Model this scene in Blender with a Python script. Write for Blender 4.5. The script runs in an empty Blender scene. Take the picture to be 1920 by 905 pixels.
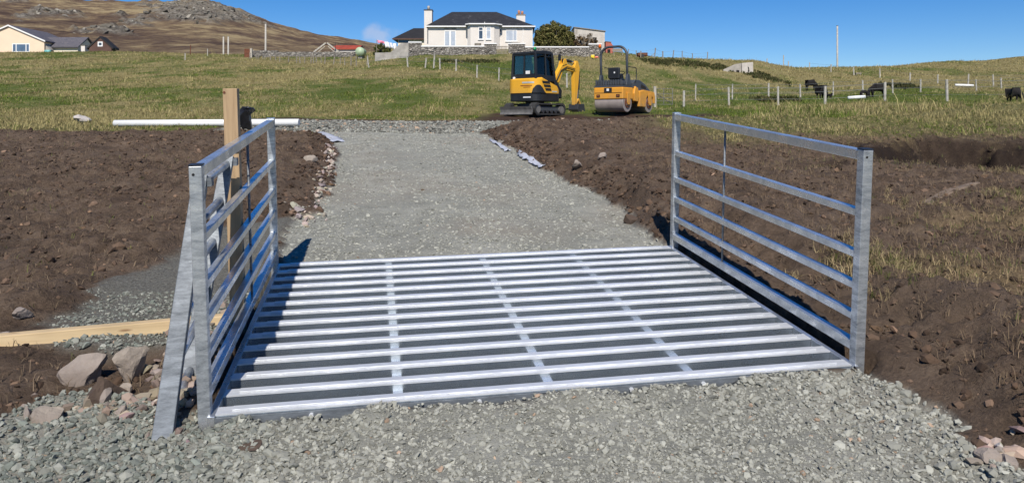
import bpy, bmesh, math, random
import numpy as np
from mathutils import Vector, Matrix, Euler

# ------------------------------------------------------------------ camera, sky, sun, exposure
F = 1440.0; PX = 960.0; PY = 230.0; CZ = 1.539
scene = bpy.context.scene
COL = scene.collection
cam_d = bpy.data.cameras.new('camera'); cam = bpy.data.objects.new('camera', cam_d); COL.objects.link(cam)
cam.location = (0, 0, CZ); cam.rotation_euler = (math.radians(90), 0, 0)
cam_d.sensor_fit = 'HORIZONTAL'; cam_d.sensor_width = 36.0; cam_d.lens = 36.0 * F / 1920
cam_d.shift_y = -(452.5 - PY) / 1920; cam_d.clip_start = 0.05; cam_d.clip_end = 6000
scene.camera = cam

# pose of the cattle grid (frame: x across, y along the track, z up)
GR = np.array([[0.984121597, -0.177495237, 0.000349747], [0.176842026, 0.980327127, -0.0876676779], [0.0152177287, 0.0863375052, 0.996149716]])
GT = np.array([-1.2913, 3.2877, -1.2496 + CZ]); GW, GL, GH = 3.05, 2.438, 1.073
SUN_DIR = Vector((GR @ np.array([0.16, 0.88, -1.07])).tolist()).normalized()     # direction the light travels
sun_el = math.asin(-SUN_DIR.z); sun_rot = math.atan2(-SUN_DIR.x, -SUN_DIR.y)

world = bpy.data.worlds.new('World'); scene.world = world; world.use_nodes = True
wn = world.node_tree.nodes; wl = world.node_tree.links
bg = wn['Background']
sky = wn.new('ShaderNodeTexSky'); sky.sky_type = 'NISHITA'; sky.sun_disc = False
sky.sun_elevation = sun_el; sky.sun_rotation = sun_rot
sky.altitude = 1500; sky.air_density = 1.0; sky.dust_density = 0.0; sky.ozone_density = 5.0
hs = wn.new('ShaderNodeHueSaturation'); hs.inputs['Saturation'].default_value = 1.34; hs.inputs['Hue'].default_value = 0.509; hs.inputs['Value'].default_value = 1.0
wl.new(sky.outputs[0], hs.inputs['Color'])
# one small fair-weather cloud low over the far shoulder of the hill
tc = wn.new('ShaderNodeTexCoord'); mp = wn.new('ShaderNodeMapping'); mp.vector_type = 'POINT'
cdir = Vector(((708 - PX) / F, 1, -(66 - PY) / F)).normalized()
sub = wn.new('ShaderNodeVectorMath'); sub.operation = 'SUBTRACT'; sub.inputs[1].default_value = cdir
wl.new(tc.outputs['Generated'], sub.inputs[0])
scl = wn.new('ShaderNodeVectorMath'); scl.operation = 'MULTIPLY'; scl.inputs[1].default_value = (38, 38, 62)
wl.new(sub.outputs[0], scl.inputs[0])
ln = wn.new('ShaderNodeVectorMath'); ln.operation = 'LENGTH'; wl.new(scl.outputs[0], ln.inputs[0])
nz = wn.new('ShaderNodeTexNoise'); nz.inputs['Scale'].default_value = 55; nz.inputs['Detail'].default_value = 5
wl.new(tc.outputs['Generated'], nz.inputs['Vector'])
ma = wn.new('ShaderNodeMath'); ma.operation = 'MULTIPLY_ADD'; ma.inputs[1].default_value = 1.6; wl.new(nz.outputs[0], ma.inputs[0]); wl.new(ln.outputs['Value'], ma.inputs[2])
mr = wn.new('ShaderNodeMapRange'); mr.inputs['From Min'].default_value = 1.0; mr.inputs['From Max'].default_value = 1.85
mr.inputs['To Min'].default_value = 0.42; mr.inputs['To Max'].default_value = 0; mr.interpolation_type = 'SMOOTHSTEP'
wl.new(ma.outputs[0], mr.inputs['Value'])
mx = wn.new('ShaderNodeMix'); mx.data_type = 'RGBA'; wl.new(mr.outputs[0], mx.inputs['Factor'])
wl.new(hs.outputs[0], mx.inputs['A']); mx.inputs['B'].default_value = (6.5, 6.4, 7.2, 1)
wl.new(mx.outputs['Result'], bg.inputs['Color']); bg.inputs['Strength'].default_value = 0.092

sd = bpy.data.lights.new('sun', 'SUN'); sd.energy = 4.9; sd.angle = math.radians(0.53); sd.color = (1.0, 0.945, 0.86)
sun = bpy.data.objects.new('sun', sd); COL.objects.link(sun); sun.location = (-20, -60, 60)
sun.rotation_euler = (-SUN_DIR).to_track_quat('Z', 'Y').to_euler()
scene.view_settings.view_transform = 'Standard'; scene.view_settings.look = 'None'
scene.view_settings.exposure = 0.15; scene.view_settings.gamma = 1.0; scene.view_settings.use_curve_mapping = False
scene.cycles.max_bounces = 6; scene.cycles.diffuse_bounces = 3; scene.cycles.glossy_bounces = 4
scene.cycles.use_adaptive_sampling = True; scene.cycles.adaptive_threshold = 0.015

# ------------------------------------------------------------------ helpers
rng = np.random.default_rng(7); random.seed(7)
def hash2(ix, iy, seed):
    h = (ix.astype(np.int64) * 374761393 + iy.astype(np.int64) * 668265263 + seed * 1442695041) & 0x7fffffff
    h = ((h ^ (h >> 13)) * 1274126177) & 0x7fffffff
    return ((h ^ (h >> 16)) & 0xffff) / 65535.0
def vnoise(x, y, seed=0):
    x = np.asarray(x, float); y = np.asarray(y, float)
    ix = np.floor(x); iy = np.floor(y); fx = x - ix; fy = y - iy
    fx = fx * fx * (3 - 2 * fx); fy = fy * fy * (3 - 2 * fy)
    a = hash2(ix, iy, seed); b = hash2(ix + 1, iy, seed); c = hash2(ix, iy + 1, seed); d = hash2(ix + 1, iy + 1, seed)
    return (a * (1 - fx) + b * fx) * (1 - fy) + (c * (1 - fx) + d * fx) * fy * 1.0
def fbm(x, y, seed=0, oct=4, lac=2.03, gain=0.5):
    s = 0; a = 1; t = 0
    for i in range(oct):
        s = s + a * (vnoise(x * lac ** i + 13.7 * i, y * lac ** i - 7.3 * i, seed + i) - .5); t += a; a *= gain
    return s / t * 2          # about -1..1
def sstep(a, b, x):
    t = np.clip((np.asarray(x, float) - a) / (b - a), 0, 1); return t * t * (3 - 2 * t)

def at(px, py, d): return Vector(((px - PX) / F * d, d, CZ - (py - PY) / F * d))
def G(p): return Vector((GR @ np.array(p, float) + GT).tolist())     # grid frame -> world
def on_plane(px, py):
    d = 1.539 * F / (py - PY + 0.088 * F); return ((px - PX) / F * d, d)

class MB:
    """collects faces, then becomes one mesh object"""
    def __init__(s): s.v = []; s.f = []
    def add(s, vs, fs):
        o = len(s.v); s.v += [tuple(v) for v in vs]; s.f += [tuple(i + o for i in f) for f in fs]; return s
    def box(s, a, b):
        x0, y0, z0 = a; x1, y1, z1 = b
        return s.add([(x0,y0,z0),(x1,y0,z0),(x1,y1,z0),(x0,y1,z0),(x0,y0,z1),(x1,y0,z1),(x1,y1,z1),(x0,y1,z1)],
                     [(0,3,2,1),(4,5,6,7),(0,1,5,4),(1,2,6,5),(2,3,7,6),(3,0,4,7)])
    def bar(s, p, q, w, h, up=(0,0,1), w2=None, h2=None):
        p = Vector(p); q = Vector(q); d = (q - p).normalized(); up = Vector(up)
        sx = d.cross(up)
        if sx.length < 1e-4: sx = d.cross(Vector((0,1,0)))
        sx.normalize(); sy = sx.cross(d).normalized()
        w2 = w if w2 is None else w2; h2 = h if h2 is None else h2
        vs = []
        for c, ww, hh in ((p, w, h), (q, w2, h2)):
            for a, b in ((-1,-1),(1,-1),(1,1),(-1,1)): vs.append(c + sx * (a*ww/2) + sy * (b*hh/2))
        return s.add(vs, [(0,1,2,3),(7,6,5,4),(0,4,5,1),(1,5,6,2),(2,6,7,3),(3,7,4,0)])
    def tube(s, pts, r, n=10, r2=None, caps=True):
        pts = [Vector(p) for p in pts]; m = len(pts); rings = []
        ref = None
        for i, p in enumerate(pts):
            d = (pts[min(i+1,m-1)] - pts[max(i-1,0)]).normalized()
            if ref is None:
                ref = d.orthogonal().normalized()
            ref = (ref - d * ref.dot(d)).normalized(); b = d.cross(ref)
            rr = r if r2 is None else r + (r2 - r) * i / (m-1)
            rings.append([p + (ref * math.cos(2*math.pi*k/n) + b * math.sin(2*math.pi*k/n)) * rr for k in range(n)])
        fs = []
        for i in range(m-1):
            for k in range(n): fs.append((i*n+k, i*n+(k+1)%n, (i+1)*n+(k+1)%n, (i+1)*n+k))
        if caps: fs += [tuple(range(n))[::-1], tuple((m-1)*n+k for k in range(n))]
        return s.add([v for r_ in rings for v in r_], fs)
    def prism(s, poly, axis, a, b):
        """polygon in the two axes other than `axis`, extruded a..b"""
        def mk(u, v, w):
            return {'x': (w,u,v), 'y': (u,w,v), 'z': (u,v,w)}[axis]
        n = len(poly); vs = [mk(u,v,a) for u,v in poly] + [mk(u,v,b) for u,v in poly]
        return s.add(vs, [tuple(range(n))[::-1], tuple(range(n,2*n))] + [(i,(i+1)%n,n+(i+1)%n,n+i) for i in range(n)])
    def build(s, name, mat=None, parent=None, smooth=False, bevel=0, seg=2):
        me = bpy.data.meshes.new(name); me.from_pydata(s.v, [], s.f)
        bm = bmesh.new(); bm.from_mesh(me); bmesh.ops.recalc_face_normals(bm, faces=bm.faces); bm.to_mesh(me); bm.free()
        if smooth: me.polygons.foreach_set('use_smooth', [True]*len(me.polygons))
        o = bpy.data.objects.new(name, me); COL.objects.link(o)
        if mat: me.materials.append(mat)
        if parent: o.parent = parent
        if bevel:
            m = o.modifiers.new('bevel', 'BEVEL'); m.width = bevel; m.segments = seg; m.limit_method = 'ANGLE'
        return o

def np_mesh(name, V, Fc, mat, nper, smooth=False, attrs=None):
    """fast mesh from arrays; faces all with nper corners"""
    me = bpy.data.meshes.new(name); V = np.asarray(V, np.float32); Fc = np.asarray(Fc, np.int32)
    me.vertices.add(len(V)); me.vertices.foreach_set('co', V.ravel())
    me.loops.add(Fc.size); me.loops.foreach_set('vertex_index', Fc.ravel())
    me.polygons.add(len(Fc)); me.polygons.foreach_set('loop_start', np.arange(0, Fc.size, nper, dtype=np.int32))
    me.polygons.foreach_set('loop_total', np.full(len(Fc), nper, np.int32))
    me.polygons.foreach_set('use_smooth', np.full(len(Fc), smooth))
    for k, a in (attrs or {}).items():
        a = np.asarray(a, np.float32)
        if a.ndim == 1:
            at_ = me.attributes.new(k, 'FLOAT', 'POINT'); at_.data.foreach_set('value', a)
        else:
            at_ = me.attributes.new(k, 'FLOAT_COLOR', 'POINT')
            at_.data.foreach_set('color', np.concatenate([a, np.ones((len(a),1), np.float32)], 1).ravel())
    me.update(); me.validate()
    o = bpy.data.objects.new(name, me); COL.objects.link(o)
    if mat: me.materials.append(mat)
    return o
def tag(o, label=None, cat=None, group=None, kind=None):
    if label: o['label'] = label
    if cat: o['category'] = cat
    if group: o['group'] = group
    if kind: o['kind'] = kind
    return o
def thing(name, label, cat, loc=(0,0,0), rotz=0, group=None):
    o = bpy.data.objects.new(name, None); COL.objects.link(o); o.empty_display_size = .2
    o.location = loc; o.rotation_euler = (0, 0, rotz)
    return tag(o, label, cat, group)

# ------------------------------------------------------------------ materials
class NT:
    def __init__(s, name):
        s.m = bpy.data.materials.new(name); s.m.use_nodes = True
        s.n = s.m.node_tree.nodes; s.l = s.m.node_tree.links; s.b = s.n['Principled BSDF']
        s.tc = s.n.new('ShaderNodeTexCoord')
    def node(s, t, **kw):
        n = s.n.new(t)
        for k, v in kw.items():
            if k in n.inputs: 
                if isinstance(v, bpy.types.NodeSocket): s.l.new(v, n.inputs[k])
                else: n.inputs[k].default_value = v
            else: setattr(n, k, v)
        return n
    def mapped(s, scale=(1,1,1), src='Object'):
        n = s.node('ShaderNodeMapping'); n.inputs['Scale'].default_value = scale; s.l.new(s.tc.outputs[src], n.inputs[0]); return n.outputs[0]
    def noise(s, scale, detail=4, rough=.55, vec=None, dist=0):
        n = s.node('ShaderNodeTexNoise', Scale=scale, Detail=detail, Roughness=rough, Distortion=dist)
        s.l.new(vec if vec is not None else s.tc.outputs['Object'], n.inputs['Vector']); return n.outputs[0]
    def ramp(s, val, stops, interp='LINEAR'):
        n = s.node('ShaderNodeValToRGB'); n.color_ramp.interpolation = interp; e = n.color_ramp.elements
        while len(e) < len(stops): e.new(.5)
        for i, (p, c) in enumerate(stops):
            e[i].position = p; e[i].color = (c, c, c, 1) if not hasattr(c, '__len__') else (*c, 1)
        s.l.new(val, n.inputs[0]); return n.outputs[0]
    def mix(s, f, a, b, blend='MIX'):
        n = s.node('ShaderNodeMix'); n.data_type = 'RGBA'; n.blend_type = blend
        for k, v in (('Factor', f), ('A', a), ('B', b)):
            if isinstance(v, bpy.types.NodeSocket): s.l.new(v, n.inputs[k])
            elif k == 'Factor': n.inputs[k].default_value = v
            else: n.inputs[k].default_value = (*v, 1)
        return n.outputs['Result']
    def math(s, op, a, b=0.0, c=0.0):
        n = s.node('ShaderNodeMath'); n.operation = op
        for i, v in enumerate((a, b, c)):
            if isinstance(v, bpy.types.NodeSocket): s.l.new(v, n.inputs[i])
            else: n.inputs[i].default_value = v
        return n.outputs[0]
    def attr(s, name, out='Fac'):
        n = s.node('ShaderNodeAttribute'); n.attribute_name = name; return n.outputs[out]
    def set(s, **kw):
        for k, v in kw.items():
            k = k.replace('_', ' ')
            if isinstance(v, bpy.types.NodeSocket): s.l.new(v, s.b.inputs[k])
            else: s.b.inputs[k].default_value = (*v, 1) if hasattr(v, '__len__') and len(v) == 3 else v
        return s
    def bump(s, h, strength=.5, dist=.02):
        n = s.node('ShaderNodeBump', Strength=strength, Distance=dist, Height=h); s.l.new(n.outputs[0], s.b.inputs['Normal']); return s

def plain(name, col, rough=.6, metal=0, var=.12, scale=3, bump=0, bscale=30, spec=None):
    t = NT(name)
    n = t.noise(scale, 5)
    c = t.mix(t.ramp(n, [(.3,0),(.7,1)]), tuple(x*(1-var) for x in col), tuple(min(1,x*(1+var)) for x in col))
    t.set(Base_Color=c, Roughness=rough, Metallic=metal)
    if spec is not None: t.b.inputs['Specular IOR Level'].default_value = spec
    if bump: t.bump(t.noise(bscale, 4), bump, .01)
    return t.m

def galv(name, lo, hi, r0, r1, metal, streak=(1,1,1)):
    t = NT(name)
    v = t.mapped(streak)
    n1 = t.noise(9, 5, .6, v, .6); n2 = t.noise(60, 3, .6, v); n3 = t.noise(2.2, 3, .5, v)
    k = t.math('ADD', t.math('MULTIPLY', n1, .5), t.math('ADD', t.math('MULTIPLY', n2, .22), t.math('MULTIPLY', n3, .28)))
    t.set(Base_Color=t.ramp(k, [(.36, lo), (.62, hi)]), Roughness=t.ramp(k, [(.35, r1), (.65, r0)]), Metallic=metal)
    t.bump(n2, .06, .003)
    return t.m
M = {}
M['galv'] = galv('galvanised_steel', (.46,.485,.50), (.86,.88,.89), .20, .40, .80)
M['galv_post'] = galv('galvanised_post', (.20,.215,.23), (.74,.77,.79), .24, .55, .70, (1.4,1.4,4.5))
M['galv_bar'] = galv('galvanised_grid_bar', (.58,.595,.605), (.90,.91,.915), .28, .5, .42, (.35,1.6,1))
M['galv_dull'] = galv('dull_galvanised', (.09,.10,.11), (.22,.24,.26), .5, .65, .30, (1.6,1.6,7.0))
M['galv_web'] = galv('galvanised_web', (.44,.50,.56), (.68,.75,.82), .12, .30, .885, (.4,1,1))
M['dark_steel'] = plain('dark_steel', (.05,.05,.055), .5, .3)
M['black_plastic'] = plain('black_plastic', (.016,.017,.019), .45, var=.3)
M['grey_plastic'] = plain('dark_grey_plastic', (.055,.062,.072), .5, var=.15)
M['yellow'] = plain('yellow_paint', (.80,.40,.018), .38, var=.08, scale=2.5, bump=.02)
M['orange_yellow'] = plain('orange_yellow_paint', (.80,.33,.012), .42, var=.10, scale=3, bump=.02)
M['rubber'] = plain('rubber_track', (.035,.034,.033), .85, var=.4, scale=12)
M['dusty_steel'] = plain('dusty_steel', (.20,.19,.175), .6, .4, var=.3, scale=6)
M['drum_steel'] = plain('drum_steel', (.33,.28,.25), .55, .25, var=.18, scale=4)
M['white_plastic'] = plain('white_plastic', (.82,.82,.80), .4, var=.04)
M['pale_plastic'] = plain('pale_plastic', (.62,.63,.63), .5, var=.06)
M['green_lamp'] = plain('green_lamp', (.01,.30,.09), .2)
M['amber_lamp'] = plain('amber_lamp', (.75,.14,.01), .2)
M['decal_blue'] = plain('decal_blue', (.45,.47,.45), .5)
M['decal_red'] = plain('decal_red', (.30,.08,.02), .5)
M['chrome'] = plain('chrome', (.75,.75,.76), .15, 1.0, var=.03)
M['black_cloth'] = plain('black_polythene', (.012,.012,.014), .35, var=.4, scale=9, bump=.3, bscale=14)
M['wool'] = plain('black_wool', (.010,.008,.007), .95, var=.6, scale=9, bump=.8, bscale=25)
M['harl_white'] = plain('white_harling', (.68,.63,.575), .9, var=.04, scale=.8, bump=.2, bscale=40)
M['harl_cream'] = plain('cream_harling', (.76,.68,.54), .9, var=.05, scale=.8)
M['harl_peach'] = plain('peach_render', (.78,.60,.44), .9, var=.03, scale=.5)
M['white_paint'] = plain('white_paint', (.80,.79,.77), .55, var=.03)
M['concrete'] = plain('weathered_concrete', (.36,.33,.29), .95, var=.28, scale=1.6, bump=.4, bscale=9)
M['grey_harl'] = plain('grey_harling', (.33,.31,.28), .95, var=.3, scale=1.3, bump=.4, bscale=9)
M['concrete_pale'] = plain('pale_concrete', (.50,.46,.41), .95, var=.16, scale=1.4, bump=.4, bscale=9)
M['red_iron'] = plain('red_corrugated_iron', (.33,.055,.025), .7, var=.25, scale=1.2)
M['brown_board'] = plain('brown_boarding', (.095,.05,.038), .8, var=.18, scale=1.5)
M['rust'] = plain('rusty_iron', (.13,.045,.022), .85, var=.4, scale=5)
M['wood_old'] = plain('weathered_wood', (.40,.36,.30), .9, var=.3, scale=7)
M['wood_grey'] = plain('grey_wood', (.24,.21,.17), .9, var=.35, scale=7)
M['wood_white'] = plain('bleached_post', (.40,.375,.325), .9, var=.25, scale=6)
M['tank_green'] = plain('pale_green_tank', (.36,.46,.30), .5, var=.1)
M['wire'] = plain('fence_wire', (.22,.22,.21), .5, .6)
M['pink_cloth'] = plain('pink_cloth', (.80,.25,.36), .9)
M['white_cloth'] = plain('white_cloth', (.80,.78,.78), .9)
M['toy_yellow'] = plain('yellow_toy_plastic', (.75,.55,.03), .4)
M['toy_red'] = plain('red_toy_plastic', (.62,.09,.04), .4)
M['terracotta'] = plain('terracotta', (.50,.22,.10), .8)
M['dark_void'] = plain('dark_opening', (.012,.011,.010), .95)
M['teal_plastic'] = plain('teal_plastic', (.15,.42,.40), .45)
M['sticker'] = plain('white_sticker', (.75,.75,.74), .6)
M['hose'] = plain('hydraulic_hose', (.02,.02,.022), .5)
M['curtain'] = plain('curtained_pane', (.42,.46,.52), .15, var=.12, scale=2)
M['pane'] = plain('window_pane', (.05,.07,.10), .06, var=.3, scale=2)
M['pane_blue'] = plain('blue_window_pane', (.09,.14,.21), .06, var=.2, scale=1)
def paint(name, col, dirt):
    t = NT(name); n = t.noise(3.5, 7, .7); sp_ = t.node('ShaderNodeSeparateXYZ'); t.l.new(t.tc.outputs['Object'], sp_.inputs[0])
    low = t.ramp(t.math('ADD', t.math('MULTIPLY', sp_.outputs[2], .55), t.math('MULTIPLY', n, .5)), [(.45,.75),(.85,.10)])
    c = t.mix(t.math('MULTIPLY', low, t.ramp(n, [(.35,.2),(.62,1)])), col, dirt); c = t.mix(t.ramp(t.noise(22, 5, .7), [(.60,0),(.72,.5)]), c, tuple(v*.5 for v in dirt))
    t.set(Base_Color=c, Roughness=t.ramp(n, [(.3,.34),(.7,.6)])); return t.m
M['yellow'] = paint('yellow_paint', (.80,.40,.018), (.36,.24,.11)); M['orange_yellow'] = paint('orange_yellow_paint', (.80,.34,.012), (.34,.22,.10))
def slate(name, a, b, moss=0.0):
    t = NT(name); br = t.node('ShaderNodeTexBrick'); br.inputs['Scale'].default_value = 1.0
    br.inputs['Brick Width'].default_value = .5; br.inputs['Row Height'].default_value = .28; br.inputs['Mortar Size'].default_value = .012
    br.inputs['Color1'].default_value = (*a,1); br.inputs['Color2'].default_value = (*b,1); br.inputs['Mortar'].default_value = (*[x*.4 for x in a],1)
    t.l.new(t.mapped((1,1,1)), br.inputs[0])
    n = t.noise(1.4, 6, .7)
    c = t.mix(t.ramp(n, [(.60,0),(.72,moss)]), br.outputs[0], (.28,.27,.26))
    t.set(Base_Color=c, Roughness=.75); return t.m
M['slate'] = slate('dark_slate', (.016,.016,.019), (.027,.027,.032), .5)
M['slate_new'] = slate('new_slate', (.014,.013,.014), (.020,.019,.020), 0)
M['slate_purple'] = slate('purple_slate', (.085,.080,.095), (.125,.115,.125), .5)
def stonewall():
    t = NT('rubble_stone'); v = t.mapped((1.6,1.6,2.8))
    w = t.node('ShaderNodeTexVoronoi', Scale=1.7); t.l.new(v, w.inputs['Vector'])
    e = t.node('ShaderNodeTexVoronoi', Scale=1.7); e.feature = 'DISTANCE_TO_EDGE'; t.l.new(v, e.inputs['Vector'])
    sep = t.node('ShaderNodeSeparateColor'); t.l.new(w.outputs['Color'], sep.inputs[0])
    c = t.ramp(sep.outputs[0], [(0,(.14,.12,.105)),(.45,(.27,.245,.22)),(.8,(.36,.33,.29)),(1,(.50,.45,.40))])
    c = t.mix(t.ramp(e.outputs['Distance'], [(.0,1),(.10,0)]), c, (.09,.08,.07))
    c = t.mix(t.ramp(t.noise(5,5), [(.35,0),(.75,.55)]), c, (.20,.19,.16))
    t.set(Base_Color=c, Roughness=.95); t.bump(t.ramp(e.outputs['Distance'], [(0,0),(.15,1)]), 1, .08); return t.m
M['stone_wall'] = stonewall()
def timber(name, a, b, along):
    t = NT(name); sc = {'x': (1.2,26,26), 'y': (26,1.2,26), 'z': (26,26,1.2)}[along]
    n = t.noise(1.0, 6, .65, t.mapped(sc), .5); n2 = t.noise(2.2, 3)
    c = t.ramp(n, [(.32, a), (.62, b)]); c = t.mix(t.ramp(n2, [(.5,0),(.8,.45)]), c, tuple(x*.62 for x in a))
    # a few knots
    k = t.node('ShaderNodeTexVoronoi', Scale=1.0); t.l.new(t.mapped({'x': (3,14,14), 'y': (14,3,14), 'z': (14,14,3)}[along]), k.inputs['Vector'])
    c = t.mix(t.ramp(k.outputs['Distance'], [(.05,.8),(.13,0)]), c, (.20,.10,.04))
    t.set(Base_Color=c, Roughness=.75); t.bump(n, .25, .004); return t.m
M['post_wood'] = timber('sawn_post_timber', (.28,.18,.095), (.44,.305,.17), 'z')
M['beam_wood'] = timber('sawn_beam_timber', (.47,.335,.18), (.62,.47,.27), 'x')
def glass():
    t = NT('cab_glass'); o = t.n['Material Output']
    tr = t.node('ShaderNodeBsdfTransparent'); tr.inputs[0].default_value = (.74,.88,.83,1)
    gl = t.node('ShaderNodeBsdfGlossy'); gl.inputs['Roughness'].default_value = .03; gl.inputs[0].default_value = (.8,.9,.9,1)
    fr = t.node('ShaderNodeFresnel'); fr.inputs[0].default_value = 1.5
    m = t.node('ShaderNodeMixShader'); t.l.new(fr.outputs[0], m.inputs[0]); t.l.new(tr.outputs[0], m.inputs[1]); t.l.new(gl.outputs[0], m.inputs[2])
    t.l.new(m.outputs[0], o.inputs[0]); return t.m
M['glass'] = glass()
def rockmat(name, stops, dirt, amt):
    t = NT(name); n = t.noise(6, 7, .65); n2 = t.noise(2.2, 4)
    c = t.ramp(n, stops); c = t.mix(t.ramp(n2, [(.45,0),(.68,amt)]), c, dirt)
    t.set(Base_Color=c, Roughness=.92); t.bump(t.noise(16, 6, .7), .7, .02); return t.m
M['rock_pink'] = rockmat('pinkish_gneiss', [(.3,(.20,.165,.14)),(.55,(.32,.27,.23)),(.75,(.45,.40,.355))], (.09,.06,.042), .75)
M['rock_grey'] = rockmat('grey_gneiss', [(.3,(.20,.17,.14)),(.55,(.33,.28,.23)),(.75,(.46,.40,.34))], (.09,.06,.042), .7)
M['rock_dirty'] = rockmat('peat_covered_stone', [(.3,(.05,.034,.025)),(.55,(.09,.06,.042)),(.8,(.20,.15,.11))], (.05,.033,.024), .8)
M['rock_white'] = rockmat('pale_stone', [(.3,(.34,.31,.28)),(.55,(.54,.50,.46)),(.75,(.70,.66,.62))], (.3,.25,.2), .4)
M['fabric'] = plain('geotextile', (.40,.42,.48), .8, var=.12, scale=9, bump=.2)
def attr_mat(name, rough=.9, bump=0):
    t = NT(name); t.set(Base_Color=t.attr('tint', 'Color'), Roughness=rough); t.b.inputs['Specular IOR Level'].default_value = .25
    if bump: t.bump(t.noise(70, 4, .7), bump, .006)
    return t
M['stones'] = attr_mat('crushed_stone', .9, .4).m
M['clods'] = attr_mat('peat_clods', .98, .6).m
gm = attr_mat('grass_blades', .75)
gm.b.inputs['Specular IOR Level'].default_value = .15
M['blades'] = gm.m

# ------------------------------------------------------------------ terrain heights
TAB = {  # azimuth column (u of the bearing) : [(depth, elevation as v)]
 -500: [(20,226),(30,200),(60,146),(100,108),(130,95),(170,96),(300,108)],
 0:    [(20,228),(30,205),(60,150),(100,112),(130,99),(170,100),(300,112)],
 200:  [(20,228),(30,205),(60,150),(100,113),(135,96),(170,99),(300,112)],
 450:  [(20,228),(30,207),(60,152),(95,112),(115,103),(160,104),(300,112)],
 650:  [(20,229),(29,214),(60,146),(85,121),(100,109),(115,104),(160,103),(300,112)],
 800:  [(20,230),(29,217),(60,137),(80,116),(90,107),(100,92),(130,88),(200,100),(300,115)],
 1000: [(20,230),(29,217),(60,142),(80,116),(90,106),(100,92),(130,88),(200,100),(300,115)],
 1120: [(20,229),(29,216),(60,148),(80,119),(92,105),(105,97),(140,98),(300,120)],
 1250: [(20,228),(29,212),(45,200),(55,189),(75,142),(90,115),(100,109),(120,111),(300,130)],
 1400: [(20,228),(29,211),(45,201),(55,190),(75,150),(90,124),(100,113),(115,114),(300,140)],
 1500: [(20,227),(29,210),(45,200),(55,189),(65,174),(80,148),(95,129),(110,128),(300,140)],
 1650: [(20,225),(29,208),(45,192),(55,183),(65,170),(80,151),(100,131),(120,124),(150,128),(300,140)],
 1800: [(20,222),(29,205),(45,190),(55,178),(65,170),(80,156),(100,133),(130,115),(160,117),(300,135)],
 1950: [(20,220),(29,201),(45,184),(55,175),(65,166),(80,150),(100,130),(130,106),(170,105),(300,128)],
 2500: [(20,218),(29,198),(45,180),(55,170),(65,160),(80,146),(100,126),(130,102),(170,100),(300,125)]}
_us = sorted(TAB); _ds = np.concatenate([np.array([12.,14,16.2]), np.geomspace(18, 300, 90), [500., 900., 2000., 4000.]])
_T = []
for u in _us:
    d = np.array([16.2] + [p[0] for p in TAB[u]], float); z = np.array([0.088*16.2] + [CZ - (p[1]-PY)/F*p[0] for p in TAB[u]])
    d = np.concatenate([[10, 13], d, [500, 900, 2000, 4000]]); z = np.concatenate([[.88, 1.144], z, [z[-1]-2, z[-1]-12, -10, -20]])
    zz = np.interp(_ds, d, z)
    for _ in range(3): zz[2:-6] = (zz[1:-7] + 2*zz[2:-6] + zz[3:-5]) / 4
    _T.append(zz)
_T = np.array(_T); _us = np.array(_us, float)
def table_z(x, y):
    r = np.hypot(x, y); a = np.arctan2(x, y); ac = np.clip(a, -.86, .86)
    u = np.clip(PX + F*np.tan(ac), -500, 2500); d = np.where(np.abs(a) < .86, y, r*np.cos(.86)); d = np.clip(d, 12, 4000)
    iu = np.clip(np.searchsorted(_us, u) - 1, 0, len(_us)-2); fu = (u - _us[iu]) / (_us[iu+1] - _us[iu]); fu = fu*fu*(3-2*fu)
    idd = np.clip(np.searchsorted(_ds, d) - 1, 0, len(_ds)-2); fd = (d - _ds[idd]) / (_ds[idd+1] - _ds[idd])
    z = (_T[iu,idd]*(1-fd) + _T[iu,idd+1]*fd)*(1-fu) + (_T[iu+1,idd]*(1-fd) + _T[iu+1,idd+1]*fd)*fu
    back = sstep(1.1, 1.7, np.abs(a))
    return z*(1-back) + (np.clip(y, -120, 60)*.06)*back
def base_z(x, y):
    x = np.asarray(x, float); y = np.asarray(y, float)
    k = sstep(12.5, 17, np.where(np.abs(np.arctan2(x, y)) > 1.2, np.hypot(x, y), y))
    z = 0.088*y*(1-k) + table_z(x, y)*k
    rr = np.hypot(x, y)
    # hump of turf at the right, mound behind the concrete ruin, general roughness of the pasture
    z = z + .42*np.exp(-(((x-12.2)/2.6)**2 + ((y-19.0)/1.7)**2))
    z = z + sstep(18, 30, rr)*(fbm(x/9., y/9., 3, 3)*.22*sstep(400, 100, rr) + fbm(x/1.7, y/1.7, 5, 3)*.075)
    return z
NX0, NX1, NY0, NY1 = -14.0, 14.0, -4.0, 19.0
def P(pts): return [on_plane(*p) for p in pts]
road = P([(515,505),(532,440),(558,404),(596,386),(622,340),(630,300),(622,268),(604,248)]) + [(-4.6,16.0),(-6.6,16.4),(-6.6,21.5),(7.5,21.5),(7.5,18.2),(0.6,17.0)] + P([(905,244),(935,262),(985,292),(1050,330),(1130,366),(1190,398),(1222,436),(1262,470)])
near_g = P([(-900,860),(-200,805),(0,782),(90,742),(190,733),(300,772),(405,772),(1604,680),(1648,694),(1705,745),(1765,792),(1835,838),(1925,880),(2300,1010)]) + [(6,-3.5),(-6,-3.5)]
patch = P([(60,640),(120,600),(180,553),(265,505),(350,463),(430,430),(535,410),(530,500),(480,590),(410,640),(330,640),(90,655)])
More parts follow.
